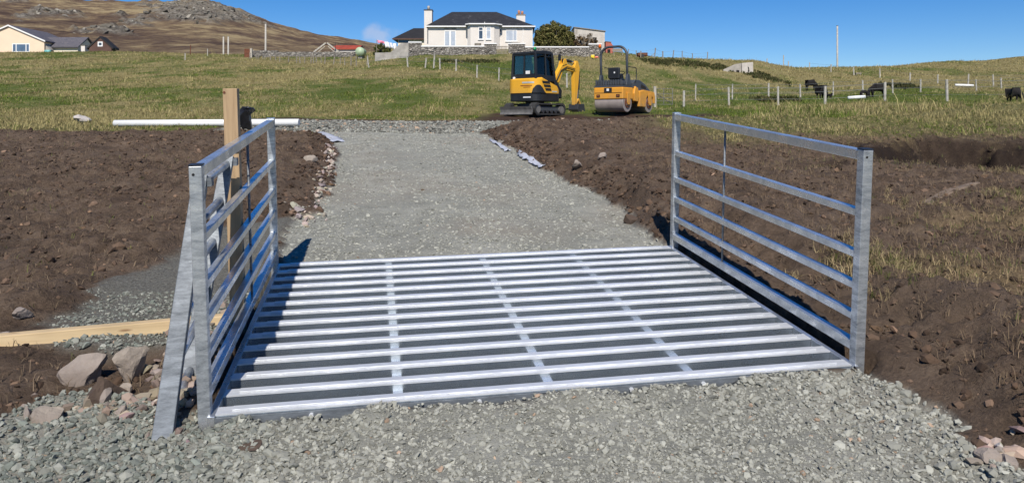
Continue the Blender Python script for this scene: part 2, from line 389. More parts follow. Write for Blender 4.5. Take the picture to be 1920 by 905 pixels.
def sdist(poly, x, y):
    """signed distance, positive inside"""
    d2 = np.full(x.shape, 1e9); ins = np.zeros(x.shape, bool); n = len(poly)
    for i in range(n):
        ax, ay = poly[i]; bx, by = poly[(i+1) % n]
        ex, ey = bx-ax, by-ay; t = np.clip(((x-ax)*ex + (y-ay)*ey)/(ex*ex+ey*ey+1e-12), 0, 1)
        d2 = np.minimum(d2, (x-ax-t*ex)**2 + (y-ay-t*ey)**2)
        c = ((ay > y) != (by > y)); ins ^= c & (x < (bx-ax)*(y-ay)/(by-ay+1e-12) + ax)
    return np.where(ins, 1, -1)*np.sqrt(d2)
def to_grid(x, y):
    rx = x-GT[0]; ry = y-GT[1]; c, s_ = math.cos(.1791), math.sin(.1791)
    return rx*c + ry*s_, -rx*s_ + ry*c
def near_fields(x, y):
    """masks and height on the near patch"""
    j = fbm(x*2.1, y*2.1, 21, 4)*.16 + fbm(x*9, y*9, 25, 2)*.05
    dr = sdist(road, x, y); dn = sdist(near_g, x, y); dp = sdist(patch, x, y)
    g1 = np.maximum(dr, dn) + j; g2 = dp + j*1.6
    gx, gy = to_grid(x, y)
    ing = (gx > -.03) & (gx < GW+.03) & (gy > -.02) & (gy < GL+.02)
    grav = sstep(-.02, .025, g1); pat = sstep(-.05, .06, g2)*(1-grav)
    allg = np.maximum(grav, pat)
    soil = sstep(.01, .30, -np.maximum(g1, g2))
    right = sstep(-.4, .6, x - (1.9 - .18*(y-3.3)))
    z = base_z(x, y)
    dg = np.hypot(np.maximum(np.maximum(-gx, gx-GW), 0), np.maximum(np.maximum(-gy, gy-GL), 0))
    lump = fbm(x*1.1, y*1.1, 31, 3)*.07 + fbm(x*4.2, y*3.6, 37, 3)*.035 - .075*np.clip(np.abs(fbm(x*5.5, y*6.5, 43, 3))-.22,0,1) + np.abs(fbm(x*7, y*7, 41, 4))*.085 + .026*fbm(x*13, y*13, 45, 2) - .22*np.clip(fbm(x*6,y*7,47,3)-.32,0,1) - .02
    hs_ = soil*(.07 + .08*right*sstep(.1,.9,dg)*sstep(11,8,y) + lump*(.55+.45*sstep(0,.6,dg)))
    # banks beside the track, rubble hollow at the near left, ditch at the right
    hs_ += soil*right*.16*np.exp(-((np.maximum(dr, dn)+.75)/.5)**2)*sstep(.2, 1, dg)
    hs_ += soil*(1-right)*.10*np.exp(-((dr+.8)/.55)**2)*sstep(7, 9, y)*sstep(15,13,y)
    hs_ += soil*right*.03*sstep(9.5, 15, y)*sstep(.2,1.4,-dr) - soil*(1-right)*.10*sstep(14,17,y)
    px, py = on_plane(255, 690)
    hol = np.exp(-(((x-px)/.62)**2 + ((y-py)/.42)**2)); hs_ = hs_*(1-.7*hol) - .10*hol*(1-allg)
    ddx, ddy = (x-7.0)*.95 + (y-11.3)*.30, -(x-7.0)*.30 + (y-11.3)*.95
    rdit = np.hypot(ddx/2.1, ddy/1.9) + .75*fbm(x*.8,y*.8,63,3) + .22*fbm(x*3,y*3,64,3); dit = sstep(1.12, .72, rdit); hs_ += dit*(.12*fbm(x*2.3,y*2.3,68,3) + .10*np.abs(fbm(x*5,y*5,69,3))) - .62*dit*(1+.15*fbm(x*2,y*2,65,2))
    hs_ += .08*np.exp(-(((ddx)/2.4)**2 + ((ddy+2.6)/.7)**2))
    hg = -.035 - .022*np.exp(-((gx-.75-.05*gy)/.3)**2)*(gy > GL) - .022*np.exp(-((gx-2.35+.02*gy)/.3)**2)*(gy > GL) + .016*fbm(x*.8,y*.8,53,2)*(gy > GL+.3) + .010*fbm(x*3, y*3, 51, 3) + .006*fbm(x*22, y*22, 55, 2) - .02*np.exp(-((x+1.4)/.5)**2)*(y < 3.6)
    hg = hg + .05*sstep(.45, .05, np.maximum(dr, dn))*sstep(-.2,.1,np.maximum(dr, dn))*(.4+fbm(x*5,y*5,57,2))*(dn > dr)
    dz = hs_*(1-allg) + hg*grav + (hg + .03 + .05*fbm(x*1.9,y*1.9,59,3))*pat
    edge = np.minimum(np.minimum(x-NX0, NX1-x), np.minimum(y-NY0, NY1-y)); dz = dz*sstep(.1, 2.0, edge)
    dz = dz*(1-.9*sstep(17.5, 18.8, y))
    z = z + dz
    z = np.where(ing, 0.088*y - .30 + .02*fbm(x*3,y*3,77,3), z); grav = np.where(ing, 1., grav)
    z = np.where((dg < .09) & (gx > GW), np.minimum(z, .088*y-.11), z); z = np.where((dg < .06) & (gx < 0), np.minimum(z, .088*y-.10), z)
    straw = np.exp(-(((x-3.0)/.7)**2 + ((y-4.9)/.55)**2)) + .9*np.exp(-(((x-3.3)/.5)**2 + ((y-3.35)/.35)**2)) + .8*np.exp(-(((x-4.6)/.9)**2 + ((y-6.6)/.6)**2)) \
          + .8*np.exp(-(((x-6.9)/1.3)**2 + ((y-7.9)/.6)**2)) + .9*np.exp(-(((x-8.6)/1.0)**2 + ((y-10.2)/.9)**2)) + .35*right*sstep(0,.4,fbm(x*.8, y*.8, 61, 3)) + .5*np.exp(-(((x-6)/2.5)**2+((y-13.2)/.9)**2))
    straw = straw*(1-allg)
    turf = sstep(.1, .5, fbm(x*.45, y*.8, 71, 3)*.5 + (y-(16.6+.35*np.clip(-x-6,0,9)*-.2))*.45 - .25)*sstep(16.0, 18, y)
    turf = np.maximum(turf, sstep(12, 15.5, y + fbm(x*.7,y*.7,73,3)*1.6)*sstep(2.2, 4.0, x))
    turf = np.maximum(turf, sstep(16.2, 17.0, y + fbm(x*.7,y*.7,73,3)*.6)*(x < -4.5))
    turf = turf*(1-sstep(-.3,.1,dr))*(1-sstep(1.34, 1.05, rdit))
    wet = np.clip(sstep(1.28, 1.0, rdit)*(.92+.45*fbm(x*2.5,y*2.5,67,3)), 0, 1); straw = straw*(1-dit)
    return z, grav, pat, straw, turf, wet, ing
def straw_far(x, y):
    """share of dead straw-coloured grass over the pasture"""
    u = PX + F*x/np.maximum(y, 1)
    s = .40 + 1.15*fbm(x/8., y/15., 81, 4) + 1.0*fbm(x/1.7, y/3.4, 85, 3) + .22*sstep(1150, 1500, u)*sstep(55, 90, y) + .25*sstep(60, 110, y)
    s += .55*np.exp(-((y-31)/5.)**2)*sstep(1280, 1500, u) + .25*sstep(1500, 1700, u)*sstep(60, 85, y) - .55*np.exp(-((y-52)/7.)**2)*sstep(1250,1400,u)*sstep(1900,1750,u)
    s -= .45*np.exp(-(((x+4)/14)**2 + ((y-27)/5)**2)) + .3*np.exp(-(((x+22)/10)**2 + ((y-38)/9)**2))
    s += .3*np.exp(-(((x+24)/22)**2+((y-85)/14)**2))
    return np.clip(s, 0, 1)

def grid_mesh(name, X, Y, Z, mat, attrs, mask=None):
    r, c = X.shape; idx = np.arange(r*c).reshape(r, c)
    Fc = np.stack([idx[:-1,:-1], idx[:-1,1:], idx[1:,1:], idx[1:,:-1]], -1).reshape(-1, 4)
    return np_mesh(name, np.stack([X,Y,Z], -1).reshape(-1,3), Fc, mat, 4, True, {k: v.reshape((-1,)) for k, v in attrs.items()})

# materials of the ground
def near_mat():
    t = NT('works_ground')
    fine = t.noise(34, 8, .78); mid = t.noise(3.2, 5, .6); big = t.noise(.7, 3)
    soil = t.ramp(t.math('ADD', t.math('MULTIPLY', fine, .55), t.math('MULTIPLY', mid, .45)), [(.34,(.032,.021,.0145)),(.5,(.126,.087,.060)),(.66,(.235,.172,.120))])
    soil = t.mix(t.ramp(big, [(.45,0),(.68,.6)]), soil, (.140,.102,.074)); soil = t.mix(t.ramp(t.noise(1.3, 5, .65), [(.52,0),(.68,.55)]), soil, (.045,.030,.021))
    wetc = t.mix(t.math('MULTIPLY', t.attr('wet'), .92), soil, (.018,.0115,.0085))
    sp = t.noise(60, 4, .75); v = t.node('ShaderNodeTexVoronoi', Scale=34.0); t.l.new(t.tc.outputs['Object'], v.inputs['Vector'])
    gr = t.ramp(t.math('ADD', t.math('MULTIPLY', sp, .6), t.math('MULTIPLY', mid, .4)), [(.3,(.18,.178,.150)),(.5,(.295,.292,.248)),(.7,(.39,.385,.33))])
    gr = t.mix(t.ramp(v.outputs['Distance'], [(.0,0),(.55,.35)]), gr, (.17,.168,.145))
    gr = t.mix(t.ramp(big, [(.48,0),(.68,.5)]), gr, (.285,.25,.20)); gr = t.mix(t.ramp(t.noise(1.6, 5, .65), [(.5,0),(.68,.38)]), gr, (.40,.395,.345))
    pt = t.ramp(sp, [(.3,(.09,.083,.068)),(.5,(.17,.163,.138)),(.7,(.29,.283,.245))])
    st = t.ramp(fine, [(.3,(.10,.07,.035)),(.6,(.26,.19,.10)),(.75,(.16,.17,.06))])
    tf = t.ramp(t.noise(9, 6, .7), [(.3,(.055,.065,.018)),(.5,(.13,.125,.045)),(.68,(.26,.215,.105))])
    c = t.mix(t.ramp(t.math('ADD', t.attr('straw'), t.math('MULTIPLY_ADD', mid, .9, -.55)), [(.3,0),(.95,.75)]), wetc, st)
    c = t.mix(t.attr('turf'), c, tf)
    c = t.mix(t.attr('patch'), c, pt); c = t.mix(t.attr('gravel'), c, gr)
    t.set(Base_Color=c, Roughness=.96); t.b.inputs['Specular IOR Level'].default_value = .2
    t.bump(t.math('MULTIPLY', t.math('ADD', t.math('ADD', fine, t.math('MULTIPLY', mid, 1.5)), t.math('MULTIPLY', sp, .5)), t.math('MULTIPLY_ADD', t.attr('gravel'), -.55, 1.0)), .85, .045); return t.m
def far_mat():
    t = NT('pasture'); n = t.noise(1.3, 7, .7); n2 = t.noise(5, 5, .7); k = t.math('ADD', t.math('MULTIPLY', n, .5), t.math('MULTIPLY', n2, .5))
    green = t.ramp(k, [(.32,(.040,.058,.013)),(.5,(.078,.102,.023)),(.68,(.13,.148,.042))])
    straw = t.ramp(k, [(.32,(.12,.095,.036)),(.5,(.215,.18,.08)),(.68,(.31,.26,.13))])
    c = t.mix(t.attr('straw'), green, straw); c = t.mix(t.attr('dirt'), c, (.055,.034,.023))
    t.set(Base_Color=c, Roughness=.97); t.b.inputs['Specular IOR Level'].default_value = .1; t.bump(k, .9, .12); return t.m
def hill_mat():
    t = NT('moorland'); v = t.mapped((.010,.010,.05)); n = t.noise(1.0, 8, .68, v); n2 = t.noise(.10, 6, .7); n3 = t.noise(.045, 4, .6)
    k = t.math('ADD', t.math('MULTIPLY', n, .30), t.math('ADD', t.math('MULTIPLY', n2, .36), t.math('MULTIPLY', n3, .34)))
    c = t.ramp(k, [(.39,(.075,.050,.038)),(.465,(.13,.088,.060)),(.52,(.225,.162,.095)),(.575,(.36,.28,.155))])
    r = t.ramp(t.noise(.25, 7, .75), [(.38,(.06,.052,.044)),(.5,(.175,.160,.132)),(.62,(.31,.285,.24))])
    c = t.mix(t.attr('rock'), c, r); t.set(Base_Color=c, Roughness=.97); t.b.inputs['Specular IOR Level'].default_value = .1
    t.bump(t.noise(.3, 7, .75), 1, 2.2); return t.m
M['near'] = near_mat(); M['pasture'] = far_mat(); M['moor'] = hill_mat()

# near patch of ground (works area)
xs = []; x = 0.0
while x < NX1:
    xs.append(x); x += .032 if x < 5 else .032 + (x-5)*.006
xs = np.array(sorted([-v for v in xs[1:]] + xs)); xs[0] = NX0; xs[-1] = NX1
ys = []; y = NY0
while y < NY1:
    ys.append(y); y += .12 if y < 1.4 else .024 + .0042*max(0, y-2.5)
ys = np.array(ys + [NY1])
Xn, Yn = np.meshgrid(xs, ys); Zn, gA, pA, sA, tA, wA, inG = near_fields(Xn, Yn)
ground = grid_mesh('ground', Xn, Yn, Zn, M['near'], dict(gravel=gA, patch=pA, straw=np.clip(sA,0,1.2), turf=tA, wet=wA)); tag(ground, kind='structure')
def near_z(x, y):
    return near_fields(np.atleast_1d(np.asarray(x,float)), np.atleast_1d(np.asarray(y,float)))[0]
def gz(x, y):
    if NX0+.1 < x < NX1-.1 and NY0+.1 < y < NY1-.1: return float(near_z(x, y)[0])
    return float(base_z(np.array([x]), np.array([y]))[0])

# the pasture, all round, out to the horizon
ang = np.concatenate([np.linspace(-math.pi, -.95, 50)[:-1], np.linspace(-.95, .95, 430), np.linspace(.95, math.pi, 50)[1:]])
rad = np.concatenate([[1.0, 3, 6, 9, 11], np.geomspace(12, 180, 330), np.geomspace(185, 5000, 40)])
A, Rr = np.meshgrid(ang, rad); Xf = np.sin(A)*Rr; Yf = np.cos(A)*Rr; Zf = base_z(Xf, Yf)
inside = np.minimum(np.minimum(Xf-NX0, NX1-Xf), np.minimum(Yf-NY0, NY1-Yf)); Zf = Zf - .9*sstep(.15, .9, inside) - .012*(inside > -.3)
dirt = sstep(24.5, 23.2, Yf + fbm(Xf*.7, Yf*.7, 91, 3)*1.2)*sstep(-9, -6, Xf)*sstep(7, 5.5, Xf)*(Yf > 15)
dirt = np.maximum(dirt, sstep(30.0, 28.8, Yf + fbm(Xf*.7, Yf*.7, 91, 3)*1.5)*sstep(-2, -.5, Xf)*sstep(8.5, 7, Xf)*(Yf > 15))
pasture = grid_mesh('pasture', Xf, Yf, Zf, M['pasture'], dict(straw=straw_far(Xf, Yf), dirt=dirt)); tag(pasture, kind='structure')

# hill on the left
sk_u = np.array([-900,-500,-250,-60,40,110,160,220,300,340,372,400,440,480,520,560,600,640,690,740,790,860], float)
sk_v = np.array([-60,-52,-38,-22,-10,-4,2,2,4,2,-1,3,16,30,44,56,66,73,81,91,104,125], float)
hu = np.linspace(-900, 860, 520); ht = np.linspace(0, 1.25, 230)
U, Tt = np.meshgrid(hu, ht); ridge = np.interp(U, sk_u, sk_v); dd = 165 + 455*Tt
v0 = 108.0
vv = np.where(Tt <= 1, v0 + (ridge - v0)*np.clip(Tt, 0, 1)**.92, ridge + (Tt-1)*70)
Xh = (U-PX)/F*dd; Yh = dd; Zh = CZ - (vv-PY)/F*dd
def zone(cu, cv, su, sv, tilt=0): return np.exp(-(((U-cu)/su)**2 + ((vv-cv-tilt*(U-cu))/sv)**2))
rz = np.clip(1.1*zone(350,22,95,20,.10) + .9*zone(430,26,60,10,.25) + .9*zone(205,58,75,9,.05) + .8*zone(110,27,70,9,.10) + .6*zone(40,35,30,8) + .6*zone(250,40,60,9,.15) + .5*zone(20,5,60,6) + .45*zone(500,48,40,5,.3) + .35*zone(470,72,60,5), 0, 1)
rn = fbm(Xh/11 + Zh/4., Yh/30 + Zh/5., 101, 4); ridgey = 1 - np.abs(fbm(Xh/16., Zh/6., 107, 4))*2
rock = .85*sstep(.30, .55, rz*(.58 + .75*rn + .35*ridgey))
Zh = Zh + fbm(Xh/60., Yh/60., 111, 4)*2.0*sstep(0,.15,Tt) + rock*(2.4*rn + 1.6*ridgey + 2.2*fbm(Xh/5., Yh/9., 117, 3)) + fbm(Xh/9., Yh/14., 113, 3)*1.1*sstep(0,.2,Tt)
hill = grid_mesh('hill', Xh, Yh, Zh, M['moor'], dict(rock=rock)); tag(hill, kind='structure')

# ------------------------------------------------------------------ scattered stuff
ico = bmesh.new(); bmesh.ops.create_icosphere(ico, subdivisions=1, radius=1.0); IV = np.array([v.co[:] for v in ico.verts]); ico.faces.ensure_lookup_table()
IF = np.array([[v.index for v in f.verts] for f in ico.faces]); ico.free()
ico2 = bmesh.new(); bmesh.ops.create_icosphere(ico2, subdivisions=2, radius=1.0); IV2 = np.array([v.co[:] for v in ico2.verts])
IF2 = np.array([[v.index for v in f.verts] for f in ico2.faces]); ico2.free()
def angular(V, k, r, lo=.35, hi=.8):
    """cut a sphere with k random planes: an angular stone"""
    V = V.copy()
    for _ in range(k):
        n = r.normal(size=3); n /= np.linalg.norm(n); h = r.uniform(lo, hi); s = V @ n
        V = V - np.outer(np.maximum(s-h, 0), n)
    return V
SH = [angular(IV, 6, rng) * rng.uniform(.75, 1.25, 3) for _ in range(24)]
def scatter(name, pos, size, flat, cols, mat, smooth=False, shapes=SH, faces=IF, sink=.25):
    n = len(pos); V = np.zeros((n, len(shapes[0]), 3)); k = rng.integers(0, len(shapes), n)
    S = np.array(shapes)[k]
    a = rng.uniform(0, 2*math.pi, n); tx = rng.normal(0, .28, n); ty = rng.normal(0, .28, n)
    S = S*np.stack([size*rng.uniform(.8,1.3,n), size*rng.uniform(.7,1.1,n), size*flat], 1)[:,None,:]
    ca, sa = np.cos(a)[:,None], np.sin(a)[:,None]
    X = S[...,0]*ca - S[...,1]*sa; Y = S[...,0]*sa + S[...,1]*ca; Z = S[...,2] + X*tx[:,None] + Y*ty[:,None]
    V = np.stack([X,Y,Z], -1) + pos[:,None,:] ; V[...,2] += (size*flat*(1-2*sink)*.6)[:,None]
    Fc = (faces[None] + (np.arange(n)*S.shape[1])[:,None,None]).reshape(-1,3)
    C = np.repeat(cols, S.shape[1], 0)
    o = np_mesh(name, V.reshape(-1,3), Fc, mat, 3, smooth, dict(tint=C)); return o
def pts_in(n, x0, x1, y0, y1, power=1.0):
    y = y0 + (y1-y0)*rng.random(n)**power; return rng.uniform(x0, x1, n), y
def stone_cols(n, base, var, warm=.03):
    c = np.array(base)[None]*(1 + rng.normal(0, var, n))[:,None]
    w = rng.random(n) < warm; c[w] = np.array([.33,.24,.17])*(1+rng.normal(0,.2,w.sum()))[:,None]
    return np.clip(c, .02, .8)
# 1 crushed stone in the foreground and at the track edge
y = 1.75 + 3.3*rng.random(125000)**1.15; x = rng.uniform(-1, 1, len(y))*(.74*y + .45)
z, g, pm, s_, tf, w_, ing = near_fields(x, y); dr0 = sdist(road, x, y)
keep = ((g > .4) | ((pm > .5) & (rng.random(len(x)) < .6))) & ~ing & ((dr0 < 0) | (y < 4.9))
dn = sdist(near_g, x, y); loose = np.maximum(sstep(.55, .05, dn)*(x > .9), sstep(-.3,-1.2,x + .4*fbm(x*1.5,y*1.5,125,2)))*(g > .4)
loose = np.maximum(loose, pm*sstep(4.8,4.0,y)); wear = fbm(x*1.1, y*1.1, 121, 3)
keep &= rng.random(len(x)) < np.clip(.85 + .1*loose - .35*wear*(1-loose), .3, 1)
x, y, z, loose, g, pm = [v[keep] for v in (x, y, z, loose, g, pm)]
big = rng.random(len(x)) < .30 + .12*loose
size = np.where(big, np.clip(rng.lognormal(math.log(.0108), .30, len(x)), .007, .024)*(1+.25*loose), np.clip(rng.lognormal(math.log(.0062), .30, len(x)), .003, .011))
flat = rng.uniform(.5, .9, len(x))
ps = np.stack([x, y, z - size*flat*(.16*(1-loose) - .05*loose)], 1)
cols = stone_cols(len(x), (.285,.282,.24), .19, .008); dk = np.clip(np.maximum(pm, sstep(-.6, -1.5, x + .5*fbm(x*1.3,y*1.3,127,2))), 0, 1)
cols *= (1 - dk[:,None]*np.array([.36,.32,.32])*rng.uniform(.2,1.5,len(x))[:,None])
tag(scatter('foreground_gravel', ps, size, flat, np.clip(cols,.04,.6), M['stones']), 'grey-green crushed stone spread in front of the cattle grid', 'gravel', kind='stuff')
# 2 crushed stone on the track beyond
x, y = pts_in(95000, -4.5, 3.6, 5.3, 17.0, 1.3); z, g, pm, *_r = near_fields(x, y); keep = (g > .5) & ~_r[-1]
rgx, rgy = to_grid(x, y); rut = np.exp(-((rgx-.75-.05*rgy)/.28)**2) + np.exp(-((rgx-2.35+.02*rgy)/.28)**2); wear = fbm(x*.9, y*.5, 123, 3) + .5*rut; keep &= rng.random(len(x)) < np.clip(.62 - .6*wear, .06, .95)
x, y, z = x[keep], y[keep], z[keep]; size = np.clip(rng.lognormal(math.log(.0125), .36, len(x)), .006, .03)
cols = stone_cols(len(x), (.305,.302,.257), .13, .006)
tag(scatter('track_gravel', np.stack([x,y,z-size*.25],1), size, rng.uniform(.35,.7,len(x)), cols, M['stones']), 'compacted grey crushed stone on the new track beyond the grid', 'gravel', kind='stuff')
# 3 coarse dark stone on the crossing track
x, y = pts_in(22000, -6.4, 6.5, 16.2, 21.8); z = np.where(y < NY1-.1, near_fields(x, np.minimum(y, NY1-.15))[0], base_z(x, y)); keep = sdist(road, x, y) > -.5+rng.random(len(x))*.5
x, y, z = x[keep], y[keep], z[keep]
size = np.clip(rng.lognormal(math.log(.022), .45, len(x)), .009, .09); cols = stone_cols(len(x), (.20,.198,.17), .35, .06)
tag(scatter('crossing_gravel', np.stack([x,y,z],1), size, rng.uniform(.5,.9,len(x)), cols, M['stones']), 'coarse dark stone on the crossing track at the top', 'gravel', kind='stuff')
# 4 peat clods
SHC = [angular(IV, 3, rng, .6, .95)*(1+.22*rng.normal(size=IV.shape)) for _ in range(20)]
x, y = pts_in(70000, -11, 12, 2.4, 18.6, 1.3); z, g, pm, s_, tf, w_, ing = near_fields(x, y)
gx, gy = to_grid(x, y); offg = (gx < -.12) | (gx > GW+.16) | (gy < -.1) | (gy > GL+.15)
keep = (g < .2) & (pm < .2) & (tf < .4) & offg & ((w_ < .35) | (rng.random(len(x)) < .25)) & (rng.random(len(x)) < .35 + .6*np.clip(fbm(x*.9,y*.9,131,3)+.3,0,1))
x, y, z, s_, w_ = [v[keep] for v in (x, y, z, s_, w_)]
size = np.clip(rng.lognormal(math.log(.012), .48, len(x)), .005, .034)*(1+.03*y); cols = np.array([.085,.056,.038])[None]*rng.lognormal(0, .38, len(x))[:,None]*(1-.7*w_)[:,None]
cols = cols + np.array([.05,.03,.015])[None]*(rng.random(len(x)) < .1)[:,None]
tag(scatter('peat_clods', np.stack([x,y,z-size*.2],1), size, rng.uniform(.4,.8,len(x)), np.clip(cols,.01,.4), M['clods'], False, SHC), 'crumbly dark brown peat clods over the turned soil', 'soil', kind='stuff')
x, y = pts_in(60000, -6, 6.5, 1.9, 16.5, 1.2); z, g, pm, s_, tf, w_, ing = near_fields(x, y); gx, gy = to_grid(x, y)
db = np.maximum(sdist(road, x, y), sdist(near_g, x, y)); keep = (db < .04) & (db > -.42) & (g < .6) & (pm < .3) & ((gx < -.35) | (gx > GW+.2) | (gy > GL+.3)) & (rng.random(len(x)) < .6)
x, y, z = x[keep], y[keep], z[keep]; size = np.clip(rng.lognormal(math.log(.012), .45, len(x)), .005, .030)*(1+.04*y)
cols = np.array([.070,.045,.030])[None]*rng.lognormal(0, .4, len(x))[:,None]
tag(scatter('bank_clods', np.stack([x,y,z-size*.1],1), size, rng.uniform(.5,.9,len(x)), np.clip(cols,.01,.3), M['clods'], False, SHC), 'broken peat lumps along the edges of the track', 'soil', kind='stuff')
# 5 pinkish rubble along the left edge of the track, in the hollow and at the right corner
def rubble(name, label, spots, n, szs, cols0, region):
    q = []
    for px, py, sx, sy, w in spots:
        m = int(n*w); q.append(np.stack([rng.normal(px, sx, m), rng.normal(py, sy, m)], 1))
    q = np.concatenate(q); x, y = np.array([on_plane(*p) for p in q]).T
    gx, gy = to_grid(x, y); k = (gx < -.10) | (gx > GW+.12) | (gy < -.08) | (gy > GL+.05); x, y = x[k], y[k]
    z = near_z(x, y); s = np.clip(rng.lognormal(math.log(szs), .5, len(x)), szs*.35, szs*2.6)
    cols = np.array(cols0)[None]*rng.lognormal(0, .25, len(x))[:,None]*(1+rng.normal(0,.05,(len(x),3)))
    tag(scatter(name, np.stack([x,y,z],1), s, rng.uniform(.5,.9,len(x)), np.clip(cols,.03,.8), M['stones']), label, 'rubble', kind='stuff')
rubble('track_edge_rubble', 'pinkish broken stone along the left edge of the track', [(620,300,7,22,.4),(600,350,8,18,.25),(560,240,35,3,.2),(572,398,16,6,.15)], 260, .024, (.34,.285,.24), None)
rubble('hollow_rubble', 'pinkish broken stone in the hollow under the brace', [(330,700,28,38,.55),(420,640,25,35,.2),(215,750,60,14,.25)], 330, .020, (.25,.20,.16), None)
rubble('corner_rubble', 'pinkish stone lying below the bank at the near right corner', [(1865,850,30,14,1.0)], 30, .022, (.33,.26,.21), None)
# 6 dead grass on the turned soil
def blades(name, x, y, z, h, w, lean, cols, nb, mat, tri=False):
    n = len(x); nt = n*nb
    X = np.repeat(x, nb) + rng.normal(0, 1, nt)*np.repeat(h, nb)*.22; Y = np.repeat(y, nb) + rng.normal(0, 1, nt)*np.repeat(h, nb)*.22; Z = np.repeat(z, nb)
    a = rng.uniform(0, 2*math.pi, nt); hh = np.repeat(h, nb)*rng.uniform(.5, 1.2, nt); ww = np.repeat(w, nb)
    L = np.repeat(lean, nb)*rng.uniform(.3, 1.3, nt)*hh; b = rng.uniform(0, 2*math.pi, nt)
    dx, dy = np.cos(a)*ww/2, np.sin(a)*ww/2; lx, ly = np.cos(b)*L, np.sin(b)*L
    up = np.sqrt(np.maximum(hh**2 - L**2, (.12*hh)**2))
    V = np.zeros((nt, 5, 3))
    V[:,0] = np.stack([X-dx, Y-dy, Z-.01], 1); V[:,1] = np.stack([X+dx, Y+dy, Z-.01], 1)
    V[:,2] = np.stack([X+lx*.35+dx*.8, Y+ly*.35+dy*.8, Z+up*.62], 1); V[:,3] = np.stack([X+lx*.35-dx*.8, Y+ly*.35-dy*.8, Z+up*.62], 1)
    V[:,4] = np.stack([X+lx, Y+ly, Z+up*.95], 1)
    if tri:
        V = V[:,[0,1,4]]; C = np.repeat(np.repeat(cols, nb, 0)*rng.uniform(.8,1.2,nt)[:,None], 3, 0)
        return np_mesh(name, V.reshape(-1,3), np.arange(nt*3).reshape(-1,3), mat, 3, False, dict(tint=np.clip(C,0,1)))
    o = np.arange(nt)*5
    Fc = np.concatenate([np.stack([o,o+1,o+2],1), np.stack([o,o+2,o+3],1), np.stack([o+3,o+2,o+4],1)])
    C = np.repeat(np.repeat(cols, nb, 0)*rng.uniform(.75,1.25,nt)[:,None], 5, 0)
    return np_mesh(name, V.reshape(-1,3), Fc, mat, 3, False, dict(tint=np.clip(C,0,1)))
x, y = pts_in(90000, 1.5, 13, 2.2, 16, 1.2); z, g, pm, s_, tf, w_, ing = near_fields(x, y); gx, gy = to_grid(x, y)
keep = (g < .1) & (gx > GW+.22) & (rng.random(len(x)) < np.clip((s_-.12)*.8 + .30, 0, .85)*(1-.6*w_)); x, y, z, s_ = x[keep], y[keep], z[keep], s_[keep]
cols = np.where((rng.random(len(x)) < .2*(s_ > .3))[:,None], np.array([[.13,.14,.045]]), np.array([[.165,.118,.076]]) + np.clip(s_,0,1)[:,None]*np.array([[.13,.10,.045]]))*rng.uniform(.55,1.25,len(x))[:,None]
tag(blades('dead_grass', x, y, z+.012, np.full(len(x), .065), np.full(len(x), .0038), np.full(len(x), .965), cols, 3, M['blades']), 'flattened straw-coloured dead grass on the soil right of the grid', 'grass', kind='stuff')
x, y = pts_in(26000, -11, -1.2, 3.2, 16.5, 1.2); z, g, pm, s_, tf, w_, ing = near_fields(x, y); gx, gy = to_grid(x, y)
keep = (g < .1) & (pm < .1) & (gx < -.3) & (rng.random(len(x)) < .35 + .5*sstep(.1,.5,fbm(x*.6,y*.9,151,3))); x, y, z = x[keep], y[keep], z[keep]
cols = np.where((rng.random(len(x)) < .06)[:,None], np.array([[.15,.16,.05]]), np.array([[.165,.12,.078]]))*rng.uniform(.5,1.25,len(x))[:,None]
tag(blades('root_litter', x, y, z+.012, np.full(len(x), .06), np.full(len(x), .005), np.full(len(x), .95), cols, 2, M['blades']), 'brown root and grass litter on the soil left of the grid', 'litter', kind='stuff')
# 7 pasture grass
def field_grass(name, label, n, y0, y1, x0f, x1f, hgt, wid, lean, power, filt=None, sd=0, tri=False):
    y = y0*(y1/y0)**(rng.random(n)**power); x = rng.uniform(x0f, x1f, n)*y
    if filt is not None:
        k = filt(x, y); x, y = x[k], y[k]
    nearm = (y < NY1-.15) & (np.abs(x) < NX1-.15)
    z = base_z(x, y)
    if nearm.any(): z[nearm] = near_z(x[nearm], y[nearm])
    s = straw_far(x, y); pick = rng.random(len(x)) < np.clip(s*1.05, .06, .95)
    g = np.array([.094,.122,.022])[None]*rng.lognormal(0,.22,len(x))[:,None]; st = np.array([.25,.21,.095])[None]*rng.lognormal(0,.22,len(x))[:,None]
    cl = np.clip(1 + 1.3*fbm(x/1.1, y/1.6, 171, 2), .35, 2.2); cols = np.where(pick[:,None], st, g)*(.80+.22*cl)[:,None]; h = cl* hgt(y)*rng.lognormal(0, .3, len(x))*np.where(pick, 1.25, .85)
    tag(blades(name, x, y, z, h, wid(y), np.full(len(x), lean), cols, 3 if tri else 4, M['blades'], tri), label, 'grass', kind='stuff')
def no_road(x, y):
    t = fbm(x*.7, y*.7, 91, 3)
    k = ~((y < 24.3 - t*1.2) & (x > -7.5) & (x < 6)) & ~((y < 29.6 - t*1.5) & (x > -1.2) & (x < 7.5))
    nm = (y < NY1) & (np.abs(x) < NX1)
    m = np.ones(len(x), bool)
    if nm.any():
        f = near_fields(x[nm], y[nm]); m[nm] = f[4] > .45
    return np.where(nm, m, k)
field_grass('pasture_grass', 'green and straw coloured pasture grass on the slope beyond the works', 60000, 12.5, 34, -.74, .74, lambda y: .045+.0010*y, lambda y: .0055+.00036*y, .7, .85, no_road)
field_grass('upper_pasture_grass', 'green and straw coloured grass over the upper field', 120000, 33, 135, -.72, .72, lambda y: .075+.0006*y, lambda y: .015+.0005*y, .72, .8, None, tri=True)
